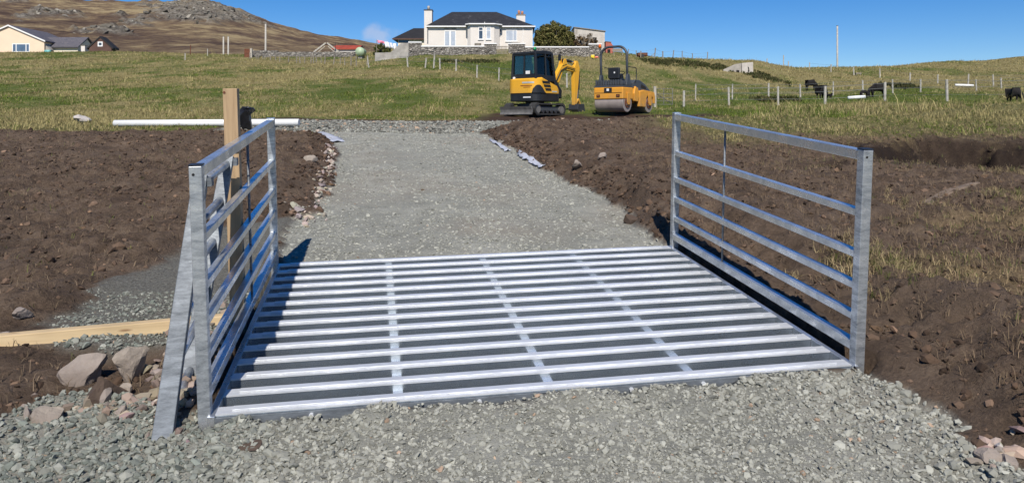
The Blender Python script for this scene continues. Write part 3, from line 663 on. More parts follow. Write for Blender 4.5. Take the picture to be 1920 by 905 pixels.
def rush(x, y):
    u = PX + F*x/y; return (fbm(x/1.5, y/1.5, 141, 2) > .05) & ((u > 1330) | (y < 40) & (u < 1000) & (fbm(x/4,y/4,143,2) > .3)) & no_road(x, y)
field_grass('rough_grass', 'long tussocky straw coloured grass near the fence line', 9000, 19, 40, -.72, .74, lambda y: .24+0*y, lambda y: .018+0*y, .6, 1.0, rush)

tx = []; 
for px, py, n_ in ((1905,398,70),(1880,345,40),(1840,290,40),(1700,405,25),(1890,265,60),(1745,262,40),(1640,545,60),(1690,560,50),(1600,530,40)):
    qx, qy = on_plane(px, py); tx.append(np.stack([rng.normal(qx, .20, n_), rng.normal(qy, .18, n_)], 1))
tx = np.concatenate(tx); x, y = tx[:,0], tx[:,1]; z = near_z(x, y)
cols = np.where((rng.random(len(x)) < .25)[:,None], np.array([[.12,.13,.04]]), np.array([[.30,.235,.125]]))*rng.uniform(.6,1.2,len(x))[:,None]
tag(blades('grass_tussocks', x, y, z, np.full(len(x), .085), np.full(len(x), .0042), np.full(len(x), .93), cols, 16, M['blades']), 'long straw coloured grass tussocks around the ditch at right', 'grass', kind='stuff')
# hill boulders
uu = rng.uniform(-60, 560, 9000); tt = rng.uniform(.05, .99, 9000); rd = np.interp(uu, sk_u, sk_v); vb = v0+(rd-v0)*tt**.92
iu = np.clip(((uu-hu[0])/(hu[1]-hu[0])).astype(int), 0, len(hu)-1); it = np.clip((tt/(ht[1]-ht[0])).astype(int), 0, len(ht)-1)
k = rng.random(9000) < rock[it,iu]*.45; iu, it = iu[k], it[k]
ps = np.stack([Xh[it,iu] + rng.normal(0,.8,len(iu)), Yh[it,iu] + rng.normal(0,.8,len(iu)), Zh[it,iu]-.2], 1)
cols = np.array([.17,.155,.128])[None]*rng.lognormal(0,.35,len(iu))[:,None]; sz = np.clip(rng.lognormal(math.log(.85), .5, len(iu)), .35, 2.4)
tag(scatter('hill_rocks', ps, sz, rng.uniform(.5,.95,len(iu)), np.clip(cols,.04,.6), M['stones']), 'grey rock outcrops strewn over the brown hillside', 'rocks', kind='stuff')

# ------------------------------------------------------------------ the cattle grid
GQ = Matrix([[*GR[0], GT[0]], [*GR[1], GT[1]], [*GR[2], GT[2]], [0,0,0,1]])
def grid_thing(name, label, cat):
    o = bpy.data.objects.new(name, None); COL.objects.link(o); o.matrix_world = GQ; o.empty_display_size = .2
    return tag(o, label, cat)
cg = grid_thing('cattle_grid', 'shiny galvanised cattle grid of fourteen cross bars set in the track', 'cattle grid')
NB = 14; PITCH = (GL - .078) / (NB - 1)
def bar_meshes():
    a = MB().box((.02, 0, -.007), (GW-.02, .070, 0))           # top plate with overhanging edges
    a.box((.02, .003, -.125), (GW-.02, .030, -.0085))           # web below
    b = MB().box((.085, .024, .0005), (GW-.085, .062, .006))      # raised tread strip
    for k in range(26):                                         # stitch welds along the strip
        x = .12 + k*(GW-.24)/25 + rng.uniform(-.03,.03); b.box((x-.018, .0165, .0006), (x+.018, .0222, .004))
    return a, b
a, b = bar_meshes(); bar0 = a.build('bar', M['galv_web'], cg); rib0 = b.build('tread_strip', M['galv_bar'], bar0, bevel=.002)
bar0.data.materials.append(M['galv_bar'])
for p in bar0.data.polygons:
    if p.center.z > -.0083: p.material_index = 1
bar0.location = (0, 0, 0)
for i in range(1, NB):
    o = bar0.copy(); COL.objects.link(o); o.parent = cg; o.location = (0, i*PITCH, 0)
    r = rib0.copy(); COL.objects.link(r); r.parent = o
for k, (x, w) in enumerate(((.80, .046), (1.52, .046), (2.24, .046))):
    m = MB()
    for i in range(NB-1):
        y0 = i*PITCH + .0305; y1 = (i+1)*PITCH + .0025
        m.box((x-w/2, y0, -.14), (x+w/2, y1, -.040))
    m.build('bearer', M['galv'], cg)['kind'] = 'stuff'
MB().box((-.012, -.012, -.17), (.0185, GL+.012, -.004)).build('side_channel', M['galv'], cg, bevel=.002)
MB().box((GW-.0185, -.012, -.17), (GW+.012, GL+.012, -.004)).build('side_channel', M['galv'], cg, bevel=.002)
MB().box((.019, -.010, -.17), (GW-.019, -.001, -.014)).build('end_plate', M['galv_dull'], cg)
MB().box((.019, GL-.002, -.17), (GW-.019, GL+.008, -.014)).build('end_plate', M['galv_web'], cg)
for x in (.42, .80, 1.16, 1.52, 1.88, 2.24, 2.62):
    MB().tube([(x, -.024, -.030), (x, -.0101, -.030)], .011, 6).build('bolt', M['galv_bar'], cg)

# side panels
RAILS = [.077, .215, .362, .510, .706, 1.0]
def panel(name, label, x0, sgn, rod_y):
    """sgn: +1 outwards to the right, -1 to the left; post occupies x0..x0+sgn*.05"""
    t = grid_thing(name, label, 'barrier'); pw = .052; xc = x0 + sgn*pw/2
    zb = -.12 if sgn < 0 else -.06
    for yy in (0.0, GL-pw):
        p = MB().box((xc-pw/2, yy, zb), (xc+pw/2, yy+pw, GH)).build('post', M['galv_post'], t, bevel=.003)
        MB().box((xc-pw/2-.001, yy-.001, GH+.0005), (xc+pw/2+.001, yy+pw+.001, GH+.006)).build('end_cap', M['black_plastic'] if yy == 0 else M['galv'], p)
        MB().tube([(xc-.008, yy-.0015, GH-.035), (xc-.008, yy+.002, GH-.035)], .006, 10).build('bolt_hole', M['dark_void'], p)
    for i, f in enumerate(RAILS):
        hgt = .050 if i in (0, 5) else .038; w = .046 if i in (0, 5) else .038
        zc = f*GH - (.027 if i == 5 else 0)
        MB().box((xc-w/2, pw-.002, zc-hgt/2), (xc+w/2, GL-pw+.002, zc+hgt/2)).build('rail', M['galv'], t, bevel=.004)
    MB().tube([(xc-sgn*.0, rod_y, RAILS[0]*GH), (xc, rod_y, GH-.05)], .0075, 8).build('vertical_rod', M['galv_dull'], t, smooth=True)
    return t, xc
lp, lxc = panel('side_barrier', 'left galvanised six-rail barrier with a leaning braced wing', 0.0, -1, 1.35)
rp, rxc = panel('side_barrier', 'right galvanised six-rail barrier standing free beside bare soil', GW, 1, 1.55)
# the leaning wing of the left panel: two flat posts and round tubes
wt0, wb0 = Vector((lxc-.062, .40, .975)), Vector((lxc-.165, -.075, -.15)); wt1, wb1 = Vector((lxc-.062, 1.08, .975)), Vector((lxc-.20, .54, -.14))
for p, q in ((wt0, wb0), (wt1, wb1)):
    wp = MB().bar(q, p, .084, .045, up=(0,1,0), w2=.062).build('wing_post', M['galv_dull'], lp, bevel=.003)
    c = q + (p-q)*.075
    MB().tube([c + Vector((0,-.028,0)), c + Vector((0,-.0225,0))], .017, 16).build('bolt_hole', M['dark_void'], wp)
    MB().bar(p + Vector((.0,0,-.03)), p + Vector((.05,0,-.03)), .05, .04, up=(0,0,1)).build('bracket', M['galv_dull'], lp)
for f in (.10, .30, .46, .62, .80, .965):
    a_ = wb0 + (wt0-wb0)*f; b_ = wb1 + (wt1-wb1)*f
    MB().tube([a_, b_], .021, 12).build('wing_tube', M['galv_post'], lp, smooth=True)

# ------------------------------------------------------------------ timber, pipe, bag, cloth, rocks
pt = grid_thing('timber_post', 'tall square sawn timber post standing behind the left barrier', 'post')
pb = (GR.T @ (np.array([(447-PX)/F*4.45, 4.45, .088*4.45]) - GT)); ptp = (GR.T @ (np.array(at(433, 166, 4.40)) - GT))
MB().bar(Vector(pb) + Vector((0,0,-.25)), Vector(ptp), .078, .078, up=(0,1,0)).build('shaft', M['post_wood'], pt, bevel=.003)
nl = Vector(ptp) + Vector((-.03,-.044,-.02)); MB().tube([nl, nl+Vector((0,.01,0))], .007, 8).build('nail_head', M['rust'], pt)
wy = Vector(pb)*.45 + Vector(ptp)*.55
MB().tube([Vector(ptp)*.73+Vector(pb)*.27 + Vector((-.042,-.042,0)), Vector(ptp)*.73+Vector(pb)*.27 + Vector((.042,-.042,.004)), Vector(ptp)*.73+Vector(pb)*.27 + Vector((.06,-.03,.006))], .003, 6).build('tie_wire', M['dark_steel'], pt)
ba, bb = at(-60, 652, 4.05), at(436, 604, 4.45)
bd = (bb-ba); bt = thing('timber_beam', 'pale sawn timber beam lying across the rocks at left', 'timber', ba, math.atan2(bd.y, bd.x))
L_ = math.hypot(bd.x, bd.y); sl = bd.z/L_
MB().prism([(0,-.055),(L_,L_*sl-.05),(L_,L_*sl+.05),(0,.055)], 'y', -.035, .035).build('plank', M['beam_wood'], bt, bevel=.004)

pa, pb2 = at(215, 231.5, 17.9), at(560, 229.5, 17.6)
wp = thing('white_pipe', 'long white plastic pipe lying along the grass edge at left', 'pipe', pa)
m = MB(); m.tube([Vector((0,0,0)), pb2-pa], .080, 20); m.build('barrel', M['white_plastic'], wp, smooth=True)
MB().tube([(pb2-pa)*.9995, (pb2-pa)*1.002], .072, 20).build('open_end', M['pale_plastic'], wp)
def blob(name, label, cat, c, size, mat, k=8, seed=0, smooth=False, sub=IV2, fac=IF2, rough=.1, rot=None, lo=.4, hi=.85):
    r = np.random.default_rng(seed); V = angular(sub, k, r, lo, hi); q_ = V*r.uniform(2,3) + r.uniform(0,9,3); V = V*(1 + rough*r.normal(size=(len(sub),1)) + (.16*fbm(q_[:,0]+q_[:,2], q_[:,1]-q_[:,2], 5, 3) if not smooth else 0*V[:,0])[:,None])*np.array(size)
    a = r.uniform(0, 6.28) if rot is None else rot
    V = V @ np.array([[math.cos(a), math.sin(a), 0], [-math.sin(a), math.cos(a), 0], [0,0,1]])
    o = np_mesh(name, V, fac, mat, 3, smooth); o.location = c; return tag(o, label, cat) if label else o
ico3 = bmesh.new(); bmesh.ops.create_icosphere(ico3, subdivisions=3, radius=1.0); IV3 = np.array([v.co[:] for v in ico3.verts]); IF3 = np.array([[v.index for v in f.verts] for f in ico3.faces]); ico3.free()
c = at(459, 212, 16.6); c.z = gz(c.x, c.y) + .20
bag = thing('black_bag', 'crumpled black plastic bag slumped against the white pipe', 'bag', c)
o = blob('sack', None, None, (0,0,0), (.28,.24,.36), M['black_cloth'], 14, 5, False, IV3, IF3, .05); o.parent = bag
o = blob('folded_top', None, None, (.06,.0,.22), (.22,.14,.16), M['black_cloth'], 12, 8, False, IV3, IF3, .07); o.parent = bag
# stones one can pick out
def stone(px, py, wpx, hpx, label, mat, seed, flat=1.0, k=9, d=None, rot=None, lift=.25):
    x, y = on_plane(px, py + hpx*.35)
    if d: y = d; x = (px-PX)/F*d
    w = wpx/F*y/2; h = hpx/F*y/2
    z = gz(x, y) + h*(lift-.18)
    return blob('boulder' if wpx > 60 else 'stone', label, 'rock', (x, y, z), (w*1.32, w*1.1*flat, h*1.4), mat, k+3, seed, False, IV3, IF3, .016, rot, .32, .72)
stone(152, 665, 98, 64, 'broad pale pinkish boulder leaning under the timber beam', M['rock_pink'], 11, .8, 7, rot=.2, lift=.8)
stone(248, 657, 66, 62, 'angular grey boulder touching the timber beam near the brace', M['rock_grey'], 12, .8, 6, rot=.7, lift=.85)
stone(200, 707, 68, 72, 'dark boulder plastered with wet peat in the hollow', M['rock_dirty'], 13, .9, 5, lift=.45)
stone(96, 748, 52, 44, 'rounded grey stone at the edge of the foreground gravel', M['rock_grey'], 14, 1, 8, lift=.5)
stone(52, 755, 28, 32, 'small tan stone leftmost at the gravel edge', M['rock_pink'], 15, 1, 8, lift=.5)
stone(226, 757, 25, 22, 'small pink stone between the brace foot and the peaty boulder', M['rock_pink'], 16, 1, 8, lift=.5)
stone(44, 596, 46, 22, 'flat pale stone on the peat above the timber beam', M['rock_pink'], 17, 1, 8, lift=.5)
stone(14, 622, 30, 20, 'small pale stone half hidden by the beam at far left', M['rock_pink'], 18, 1, 8, lift=.5)
stone(232, 690, 34, 40, 'split grey stone wedged between two boulders', M['rock_grey'], 19, .8, 6, lift=.4)
stone(582, 312, 24, 18, 'pale rounded stone on the peat beside the track', M['rock_grey'], 20, 1, 8, lift=.5)
stone(1082, 322, 34, 20, 'grey stone sitting in the peat bank right of the track', M['rock_grey'], 21, 1, 7, lift=.6)
stone(1128, 322, 16, 14, 'small pale stone on the peat bank right of the track', M['rock_pink'], 22, 1, 7, lift=.8)
stone(1183, 402, 34, 22, 'brown stone at the foot of the right bank near the far post', M['rock_dirty'], 23, 1, 7, lift=.6)
stone(470, 812, 40, 20, 'flat brown stone bedded in the foreground gravel', M['rock_dirty'], 24, 1, 5, lift=.1)
stone(1852, 860, 46, 26, 'brown angular stone at the right edge of the gravel', M['rock_pink'], 25, 1, 7, lift=.5)
stone(1895, 868, 40, 28, 'pinkish stone lowest in the near right corner', M['rock_pink'], 26, 1, 7, lift=.6)
stone(1873, 838, 24, 16, 'small white stone against the near right bank', M['rock_white'], 27, 1, 6, lift=.9)
x_, y_ = (155-PX)/F*18.6, 18.6; z_ = gz(x_, y_)
blob('boulder', 'lichen-white boulder on the grass left of the pipe', 'rock', (x_, y_, z_+.09), (.27,.2,.15), M['rock_white'], 9, 31, False, IV3, IF3, .02)
# branch-like strip of turf roots in the ditch
q0, q1 = on_plane(1735, 402), on_plane(1832, 372); rt = thing('buried_timber', 'muddy old timber end showing in the ditch at right', 'timber', (q0[0], q0[1], gz(*q0)))
m = MB(); e_ = Vector((q1[0]-q0[0], q1[1]-q0[1], gz(*q1)-gz(*q0)))
m.bar((0,0,.0), e_*.5 + Vector((0,.02,.012)), .10, .06, w2=.12, h2=.07); m.bar(e_*.5 + Vector((0,.02,.012)), e_ + Vector((0,0,-.01)), .118, .068, w2=.07, h2=.05)
m.build('plank', plain('muddy_wood', (.17,.125,.088), .95, var=.4, scale=9, bump=.6, bscale=25), rt, bevel=.012)
# geotextile showing at the track edges
def cloth(name, label, pts, wid, seed):
    r = np.random.default_rng(seed); V = []; n = len(pts); Q = []
    path = []
    for i in range(n-1):
        for k in range(5): path.append(np.array(pts[i])*(1-k/5) + np.array(pts[i+1])*k/5)
    path.append(np.array(pts[-1])); m_ = MB(); vs = []; W = 5
    for i, p in enumerate(path):
        x, y = on_plane(*p); ww = wid*(.6+.5*math.sin(i*1.3+seed)**2)
        for k in range(W):
            f = k/(W-1)-.5; xx, yy = x+f*ww+r.normal(0,.012), y+f*ww*.5
            vs.append((xx, yy, gz(xx, yy)+.012+abs(r.normal(0,.018))))
    fs = [(i*W+k, i*W+k+1, (i+1)*W+k+1, (i+1)*W+k) for i in range(len(path)-1) for k in range(W-1)]
    m_.add(vs, fs); o = m_.build(name, M['fabric'], None, True); s_ = o.modifiers.new('thick', 'SOLIDIFY'); s_.thickness = .004
    return tag(o, label, 'fabric')
cloth('geotextile_sheet', 'pale grey fabric edge crumpled on the left of the track', [(604,246),(614,251),(625,257),(634,265)], .26, 1)
cloth('geotextile_sheet', 'short pale fabric edge showing far up the right of the track', [(922,262),(936,270),(952,281)], .10, 2)
cloth('geotextile_sheet', 'long pale fabric edge showing midway on the right of the track', [(972,287),(984,295),(1000,303),(1020,314)], .09, 3)

# ------------------------------------------------------------------ mini excavator
def plan_outline(x0, x1, w, r, n=7):
    pts = []
    for cx, cy, a0 in ((x1-r, w-r, 0), (x0+r, w-r, 90), (x0+r, -w+r, 180), (x1-r, -w+r, 270)):
        for k in range(n+1):
            a = math.radians(a0 + 90*k/n); pts.append((cx + r*math.cos(a), cy + r*math.sin(a)))
    return pts
def wrap_panel(outline, poly, off, thick=.012):
    """polygon in (arc length along the outline, z), laid proud of the outline"""
    P_ = [Vector((a,b,0)) for a,b in outline]; P_.append(P_[0]); cum = [0]
    for i in range(len(P_)-1): cum.append(cum[-1] + (P_[i+1]-P_[i]).length)
    def pos(s, z, o):
        s = s % cum[-1]
        for i in range(len(P_)-1):
            if s <= cum[i+1]:
                t = (s-cum[i])/(cum[i+1]-cum[i]); p = P_[i].lerp(P_[i+1], t); d = (P_[i+1]-P_[i]).normalized(); nrm = Vector((d.y, -d.x, 0)); break
        p = p + nrm*o; return (p.x, p.y, z)
    s0 = min(p[0] for p in poly); s1 = max(p[0] for p in poly); N = max(3, int((s1-s0)/.045)); vs = []; fs = []
    def span(s):
        zs = []
        n = len(poly)
        for i in range(n):
            (a,b), (c,d) = poly[i], poly[(i+1)%n]
            if abs(a-c) < 1e-9: 
                if abs(s-a) < 1e-6: zs += [b,d]
                continue
            if min(a,c)-1e-9 <= s <= max(a,c)+1e-9: zs.append(b + (d-b)*(s-a)/(c-a))
        return min(zs), max(zs)
    for i in range(N+1):
        s = s0 + (s1-s0)*i/N; lo, hi = span(min(max(s, s0+1e-6), s1-1e-6))
        vs += [pos(s, lo, off-thick), pos(s, hi, off-thick), pos(s, lo, off), pos(s, hi, off)]
    for i in range(N):
        a = i*4; b = a+4
        fs += [(a+2,b+2,b+3,a+3),(a,a+1,b+1,b),(a+1,a+3,b+3,b+1),(a,b,b+2,a+2)]
    fs += [(0,2,3,1), (N*4,N*4+1,N*4+3,N*4+2)]
    return MB().add(vs, fs)
TH = math.radians(50); c = at(1003, 215, 29.0)
gzx = max(gz(c.x+a_, c.y+b_) for a_ in (-.6,0,.6) for b_ in (-.6,0,.6))
ex = thing('mini_excavator', 'yellow and black mini excavator with glazed cab and green beacon', 'excavator', (c.x, c.y, gzx-.05), TH)
def track_loop(n=10):
    pts = []
    for k in range(n+1):
        a = math.radians(-90 + 180*k/n); pts.append((.72+.21*math.cos(a), .21+.21*math.sin(a)))
    for k in range(n+1):
        a = math.radians(90 + 180*k/n); pts.append((-.72+.21*math.cos(a), .21+.21*math.sin(a)))
    return pts
for s_ in (-1, 1):
    y0, y1 = sorted((s_*.45, s_*.75)); lp_ = track_loop(); inner = [(u*.94, .21+(v-.21)*.78) for u, v in lp_]; n = len(lp_)
    m = MB(); vs = [(u,y0,v) for u,v in lp_] + [(u,y1,v) for u,v in lp_] + [(u,y0,v) for u,v in inner] + [(u,y1,v) for u,v in inner]; fs = []
    for i in range(n):
        j = (i+1)%n; fs += [(i,j,n+j,n+i),(2*n+i,3*n+i,3*n+j,2*n+j),(i,2*n+i,2*n+j,j),(n+i,n+j,3*n+j,3*n+i)]
    m.add(vs, fs)
    tr = m.build('track', M['rubber'], ex)
    g_ = MB()
    for k in range(44):                     # grousers round the belt
        f = k/44*n; i = int(f)%n; j = (i+1)%n; t_ = f-int(f)
        u = lp_[i][0]*(1-t_)+lp_[j][0]*t_; v = lp_[i][1]*(1-t_)+lp_[j][1]*t_; dx, dz = lp_[j][0]-lp_[i][0], lp_[j][1]-lp_[i][1]; l = math.hypot(dx,dz)+1e-9
        nx, nz = dz/l, -dx/l
        MB().bar((u+nx*.012, y0+.01, v+nz*.012), (u+nx*.012, y1-.01, v+nz*.012), .045, .03, up=(nx,0,nz)).build('grouser', M['rubber'], tr)
    for xx in (-.72, .72): MB().tube([(xx, y0+.03, .21), (xx, y1-.03, .21)], .155, 18).build('sprocket', M['dusty_steel'], tr)
    for xx in (-.38, -.12, .14, .40): MB().tube([(xx, y0+.05, .115), (xx, y1-.05, .115)], .065, 12).build('track_roller', M['dark_steel'], tr)
    MB().box((-.62, y0+.07, .15), (.62, y1-.07, .31)).build('track_frame', M['grey_plastic'], tr)
MB().box((-.5,-.45,.20), (.5,.45,.40)).build('undercarriage', M['dark_steel'], ex)
MB().tube([(0,0,.40),(0,0,.50)], .36, 24).build('slew_ring', M['dark_steel'], ex)
m = MB(); m.prism([(-1.16,.01),(-1.10,.01),(-1.07,.10),(-1.085,.20),(-1.15,.30),(-1.19,.30),(-1.13,.18),(-1.12,.10)], 'y', -.75, .75)
bl = m.build('dozer_blade', M['dusty_steel'], ex)
for s_ in (-1,1): MB().bar((-1.08, s_*.30, .14), (-.5, s_*.30, .27), .08, .10).build('blade_arm', M['dusty_steel'], bl)
OUT = plan_outline(-.82, .80, .72, .38)
MB().prism(OUT, 'z', .50, .80).build('lower_skirt', M['black_plastic'], ex, bevel=.02)
def top_z(x): return 1.33 - .10*max(0, (-x-.45)) - (.50*float(sstep(.02, .78, x)))
ou = plan_outline(-.84, .78, .735, .38, 9); n = len(ou); m = MB()
m.add([(a,b,.80) for a,b in ou] + [(a,b,top_z(a)) for a,b in ou] + [(a*.9,b*.88,top_z(a)+.05) for a,b in ou], [(i,(i+1)%n,n+(i+1)%n,n+i) for i in range(n)] + [(n+i,n+(i+1)%n,2*n+(i+1)%n,2*n+i) for i in range(n)] + [tuple(range(2*n,3*n)), tuple(range(n))[::-1]])
body = m.build('engine_cover', M['yellow'], ex)
# arc length positions: right-rear corner of the outline sits at s_rr
Pv = [Vector((a,b)) for a,b in ou]; cum = [0]
for i in range(n): cum.append(cum[-1] + (Pv[(i+1)%n]-Pv[i]).length)
i_rr = min(range(n), key=lambda i: (Pv[i]-Vector((-.73,-.63))).length); s_rr = cum[i_rr]
wrap_panel(ou, [(s_rr-.19,.80),(s_rr-.15,.95),(s_rr-.02,1.09),(s_rr+.12,1.10),(s_rr+.24,1.0),(s_rr+.36,.86),(s_rr+.44,.80)], .012).build('corner_panel', M['black_plastic'], body)
for k, (a_, b_, w_) in enumerate(((.24,1.20,.46),(.33,1.07,.42),(.42,.94,.36))):
    wrap_panel(ou, [(s_rr+a_,b_-.045),(s_rr+a_+w_,b_-.045),(s_rr+a_+w_-.03,b_+.045),(s_rr+a_-.03,b_+.045)], .012).build('air_vent', M['dark_void'], body)
wrap_panel(ou, [(s_rr-.62,1.15),(s_rr-.10,1.15),(s_rr-.10,1.21),(s_rr-.62,1.21)], .008).build('blue_decal', M['decal_blue'], body)
wrap_panel(ou, [(s_rr-.70,1.055),(s_rr-.18,1.055),(s_rr-.18,1.085),(s_rr-.70,1.085)], .008).build('red_decal', M['decal_red'], body)
wrap_panel(ou, [(s_rr-.56,1.0),(s_rr-.24,1.0),(s_rr-.24,1.02),(s_rr-.56,1.02)], .008).build('red_decal', M['decal_red'], body)
wrap_panel(ou, [(s_rr+.82,.845),(s_rr+1.12,.845),(s_rr+1.12,.89),(s_rr+.82,.89)], .010).build('blue_decal', M['decal_blue'], body)
wrap_panel(OUT, [(s_rr-.60,.62),(s_rr-.26,.62),(s_rr-.26,.665),(s_rr-.60,.665)], .010).build('rear_plate', M['sticker'], body)
# cab
cabx0, cabx1, cw, cz0, cz1 = -.66, .52, .56, 1.36, 2.36
cabf = MB()
prof_x = [(cabx0, cz0), (cabx0+.02, cz1-.10), (cabx1-.22, cz1-.06), (cabx1, cz0)]
def cpt(x, z, s): return (x, s*(cw - .05*(z-cz0)/(cz1-cz0)), z)
cab = MB()
for s_ in (-1,1):
    for a_, b_ in (((cabx0,cz0-.25),(cabx0+.03,cz1-.08)), ((cabx1,cz0-.35),(cabx1-.16,cz1-.06)), ((-.06,cz0-.1),(-.06,cz1-.05))):
        wd = .10 if a_[0] != -.06 else .06
        cab.bar(cpt(*a_, s_), cpt(*b_, s_), wd, .085, up=(0,1,0))
    cab.bar(cpt(cabx0,cz0+.03,s_), cpt(cabx1,cz0-.02,s_), .06, .22)
for x_ in (cabx0+.01, cabx1-.0): cab.bar(cpt(x_, cz0+.04, -1), cpt(x_, cz0+.04, 1), .07, .22)
cab.bar(cpt(cabx0+.03, cz1-.10, -1), cpt(cabx0+.03, cz1-.10, 1), .08, .14); cab.bar(cpt(cabx1-.16, cz1-.08, -1), cpt(cabx1-.16, cz1-.08, 1), .08, .10)
cab.bar((cabx0+.01, 0, cz0), (cabx0+.03, 0, cz1-.08), .06, .05)
cb = cab.build('cab_frame', M['black_plastic'], ex, bevel=.015)
m = MB().prism([(-.70,cz1-.09),(-.60,cz1-.02),(-.1,cz1+.035),(.25,cz1+.02),(.44,cz1-.05),(.42,cz1-.10),(-.68,cz1-.13)], 'y', -.55, .55); m.build('cab_roof', M['black_plastic'], ex, bevel=.03)
m = MB(); q = [cpt(cabx0+.02,cz0+.05,-1),cpt(cabx0+.02,cz0+.05,1),cpt(cabx0+.03,cz1-.1,1),cpt(cabx0+.03,cz1-.1,-1)]
def pane(q, name, par, off):
    q = [Vector(v) for v in q]; nn = (q[1]-q[0]).cross(q[2]-q[0]).normalized()*off
    return MB().add([v for v in q] + [v+nn for v in q], [(0,1,2,3),(4,5,6,7),(0,1,5,4),(1,2,6,5),(2,3,7,6),(3,0,4,7)]).build(name, M['glass'], par)
pane(q, 'rear_window', cb, .006)
for s_ in (-1,1):
    pane([cpt(cabx0+.02,cz0,s_),cpt(-.06,cz0,s_),cpt(-.06,cz1-.06,s_),cpt(cabx0+.03,cz1-.1,s_)], 'side_window', cb, .006)
    pane([cpt(-.06,cz0,s_),cpt(cabx1,cz0,s_),cpt(cabx1-.16,cz1-.08,s_),cpt(-.06,cz1-.06,s_)], 'side_window', cb, .006)
pane([cpt(cabx1,cz0,-1),cpt(cabx1,cz0,1),cpt(cabx1-.16,cz1-.08,1),cpt(cabx1-.16,cz1-.08,-1)], 'front_window', cb, .006)
for zz_ in (cz0+.55,): MB().bar(cpt(-.06,zz_+.26,-1), cpt(cabx1-.12,zz_+.26,-1), .03, .03).build('window_bar', M['black_plastic'], cb)
seat = MB().box((-.42,-.24,1.42), (.02,.24,1.54)); seat.box((-.50,-.24,1.50), (-.38,.24,1.90)); seat.build('seat', M['grey_plastic'], ex, bevel=.04)
MB().box((-.26,-.02,1.05),(-.20,.02,1.45)).build('seat_base', M['black_plastic'], ex)
for s_ in (-.3,.3): MB().tube([(.10,s_,1.30),(.14,s_,1.74)], .018, 8).build('joystick', M['black_plastic'], ex)
MB().box((-.681,-.30,1.47), (-.6735,-.10,1.62)).build('white_notice', M['sticker'], cb)
MB().tube([(-.745,.42,1.37),(-.70,.42,1.37)], .045, 12).build('work_lamp', M['white_plastic'], ex)
bc = MB().tube([(-.45,-.35,2.36),(-.45,-.35,2.40)], .055, 12).build('beacon_base', M['black_plastic'], ex)
MB().tube([(-.45,-.35,2.401),(-.45,-.35,2.45),(-.45,-.35,2.50)], .065, 14, r2=.05).build('green_beacon', M['green_lamp'], bc, True)
mi = MB().bar((.36,-.50,2.18), (.58,-.72,2.16), .02, .02).build('mirror_arm', M['black_plastic'], ex)
MB().bar((.56,-.74,2.04), (.56,-.74,2.28), .13, .05).build('mirror', M['black_plastic'], mi, bevel=.01)
# front apron, boom, dipper, bucket
MB().prism([(.50,.80),(1.02,.62),(1.05,.95),(.60,1.36),(.48,1.36)], 'y', -.50, .50).build('front_apron', M['black_plastic'], ex, bevel=.02)
MB().box((.78,-.14,.52),(1.10,.14,.92)).build('swing_bracket', M['yellow'], ex, bevel=.02)
BO = [(1.02,.80),(1.06,1.22),(1.30,1.62),(1.62,1.98),(1.86,2.06),(2.55,1.92),(2.60,1.80),(2.52,1.74),(1.86,1.80),(1.66,1.70),(1.34,1.10),(1.18,.78)]
bm_ = MB().prism(BO, 'y', -.085, .085).build('boom', M['yellow'], ex, bevel=.012)
MB().prism([(1.62,1.95),(1.74,2.22),(1.84,2.24),(1.92,2.04)], 'y', -.11, -.075).build('cylinder_lug', M['yellow'], bm_)
MB().prism([(1.62,1.95),(1.74,2.22),(1.84,2.24),(1.92,2.04)], 'y', .075, .11).build('cylinder_lug', M['yellow'], bm_)
MB().tube([(1.78,0,2.18),(2.32,0,2.15)], .06, 12).build('arm_cylinder', M['black_plastic'], ex)
MB().tube([(2.32,0,2.15),(2.66,0,2.12)], .028, 10).build('arm_rod', M['chrome'], ex)
MB().tube([(1.10,.0,.70),(1.44,0,1.20)], .055, 12).build('boom_cylinder', M['black_plastic'], ex)
MB().tube([(1.44,0,1.20),(1.70,0,1.60)], .026, 10).build('boom_rod', M['chrome'], ex)
MB().tube([(1.15,-.11,1.25),(1.5,-.12,1.75),(1.9,-.12,1.92),(2.45,-.12,1.85)], .018, 6).build('hydraulic_hose', M['hose'], bm_, True)
DI = [(2.50,1.98),(2.60,2.20),(2.72,2.20),(2.84,1.92),(2.74,1.2),(2.62,.42),(2.48,.42),(2.46,1.10),(2.44,1.72)]
di = MB().prism(DI, 'y', -.075, .075).build('dipper_arm', M['yellow'], ex, bevel=.012)
MB().tube([(2.86,0,1.80),(2.84,0,1.05)], .05, 12).build('bucket_cylinder', M['black_plastic'], ex)
MB().tube([(2.84,0,1.05),(2.80,0,.62)], .024, 10).build('bucket_rod', M['chrome'], ex)
MB().bar((2.80,0,.66), (2.60,0,.50), .16, .05).build('bucket_link', M['yellow'], ex)
MB().bar((2.80,0,.66), (2.92,0,.40), .14, .05).build('bucket_link', M['yellow'], ex)
BK = [(2.52,.46),(2.50,.22),(2.58,.08),(2.74,.02),(2.96,.05),(3.10,.14),(3.06,.17),(2.94,.10),(2.76,.08),(2.64,.14),(2.58,.26),(2.92,.44),(2.88,.48)]
bk = MB().prism([(2.50,.46),(2.47,.24),(2.55,.10),(2.74,.03),(3.06,.06),(2.98,.22),(2.92,.46)], 'y', -.24, .24).build('bucket', M['dark_steel'], ex, bevel=.02)
for k in range(4): MB().bar((3.02,-.19+k*.126,.07), (3.16,-.19+k*.126,.09), .05, .03, w2=.03, h2=.01).build('tooth', M['dusty_steel'], bk)
ex.location.z += .01

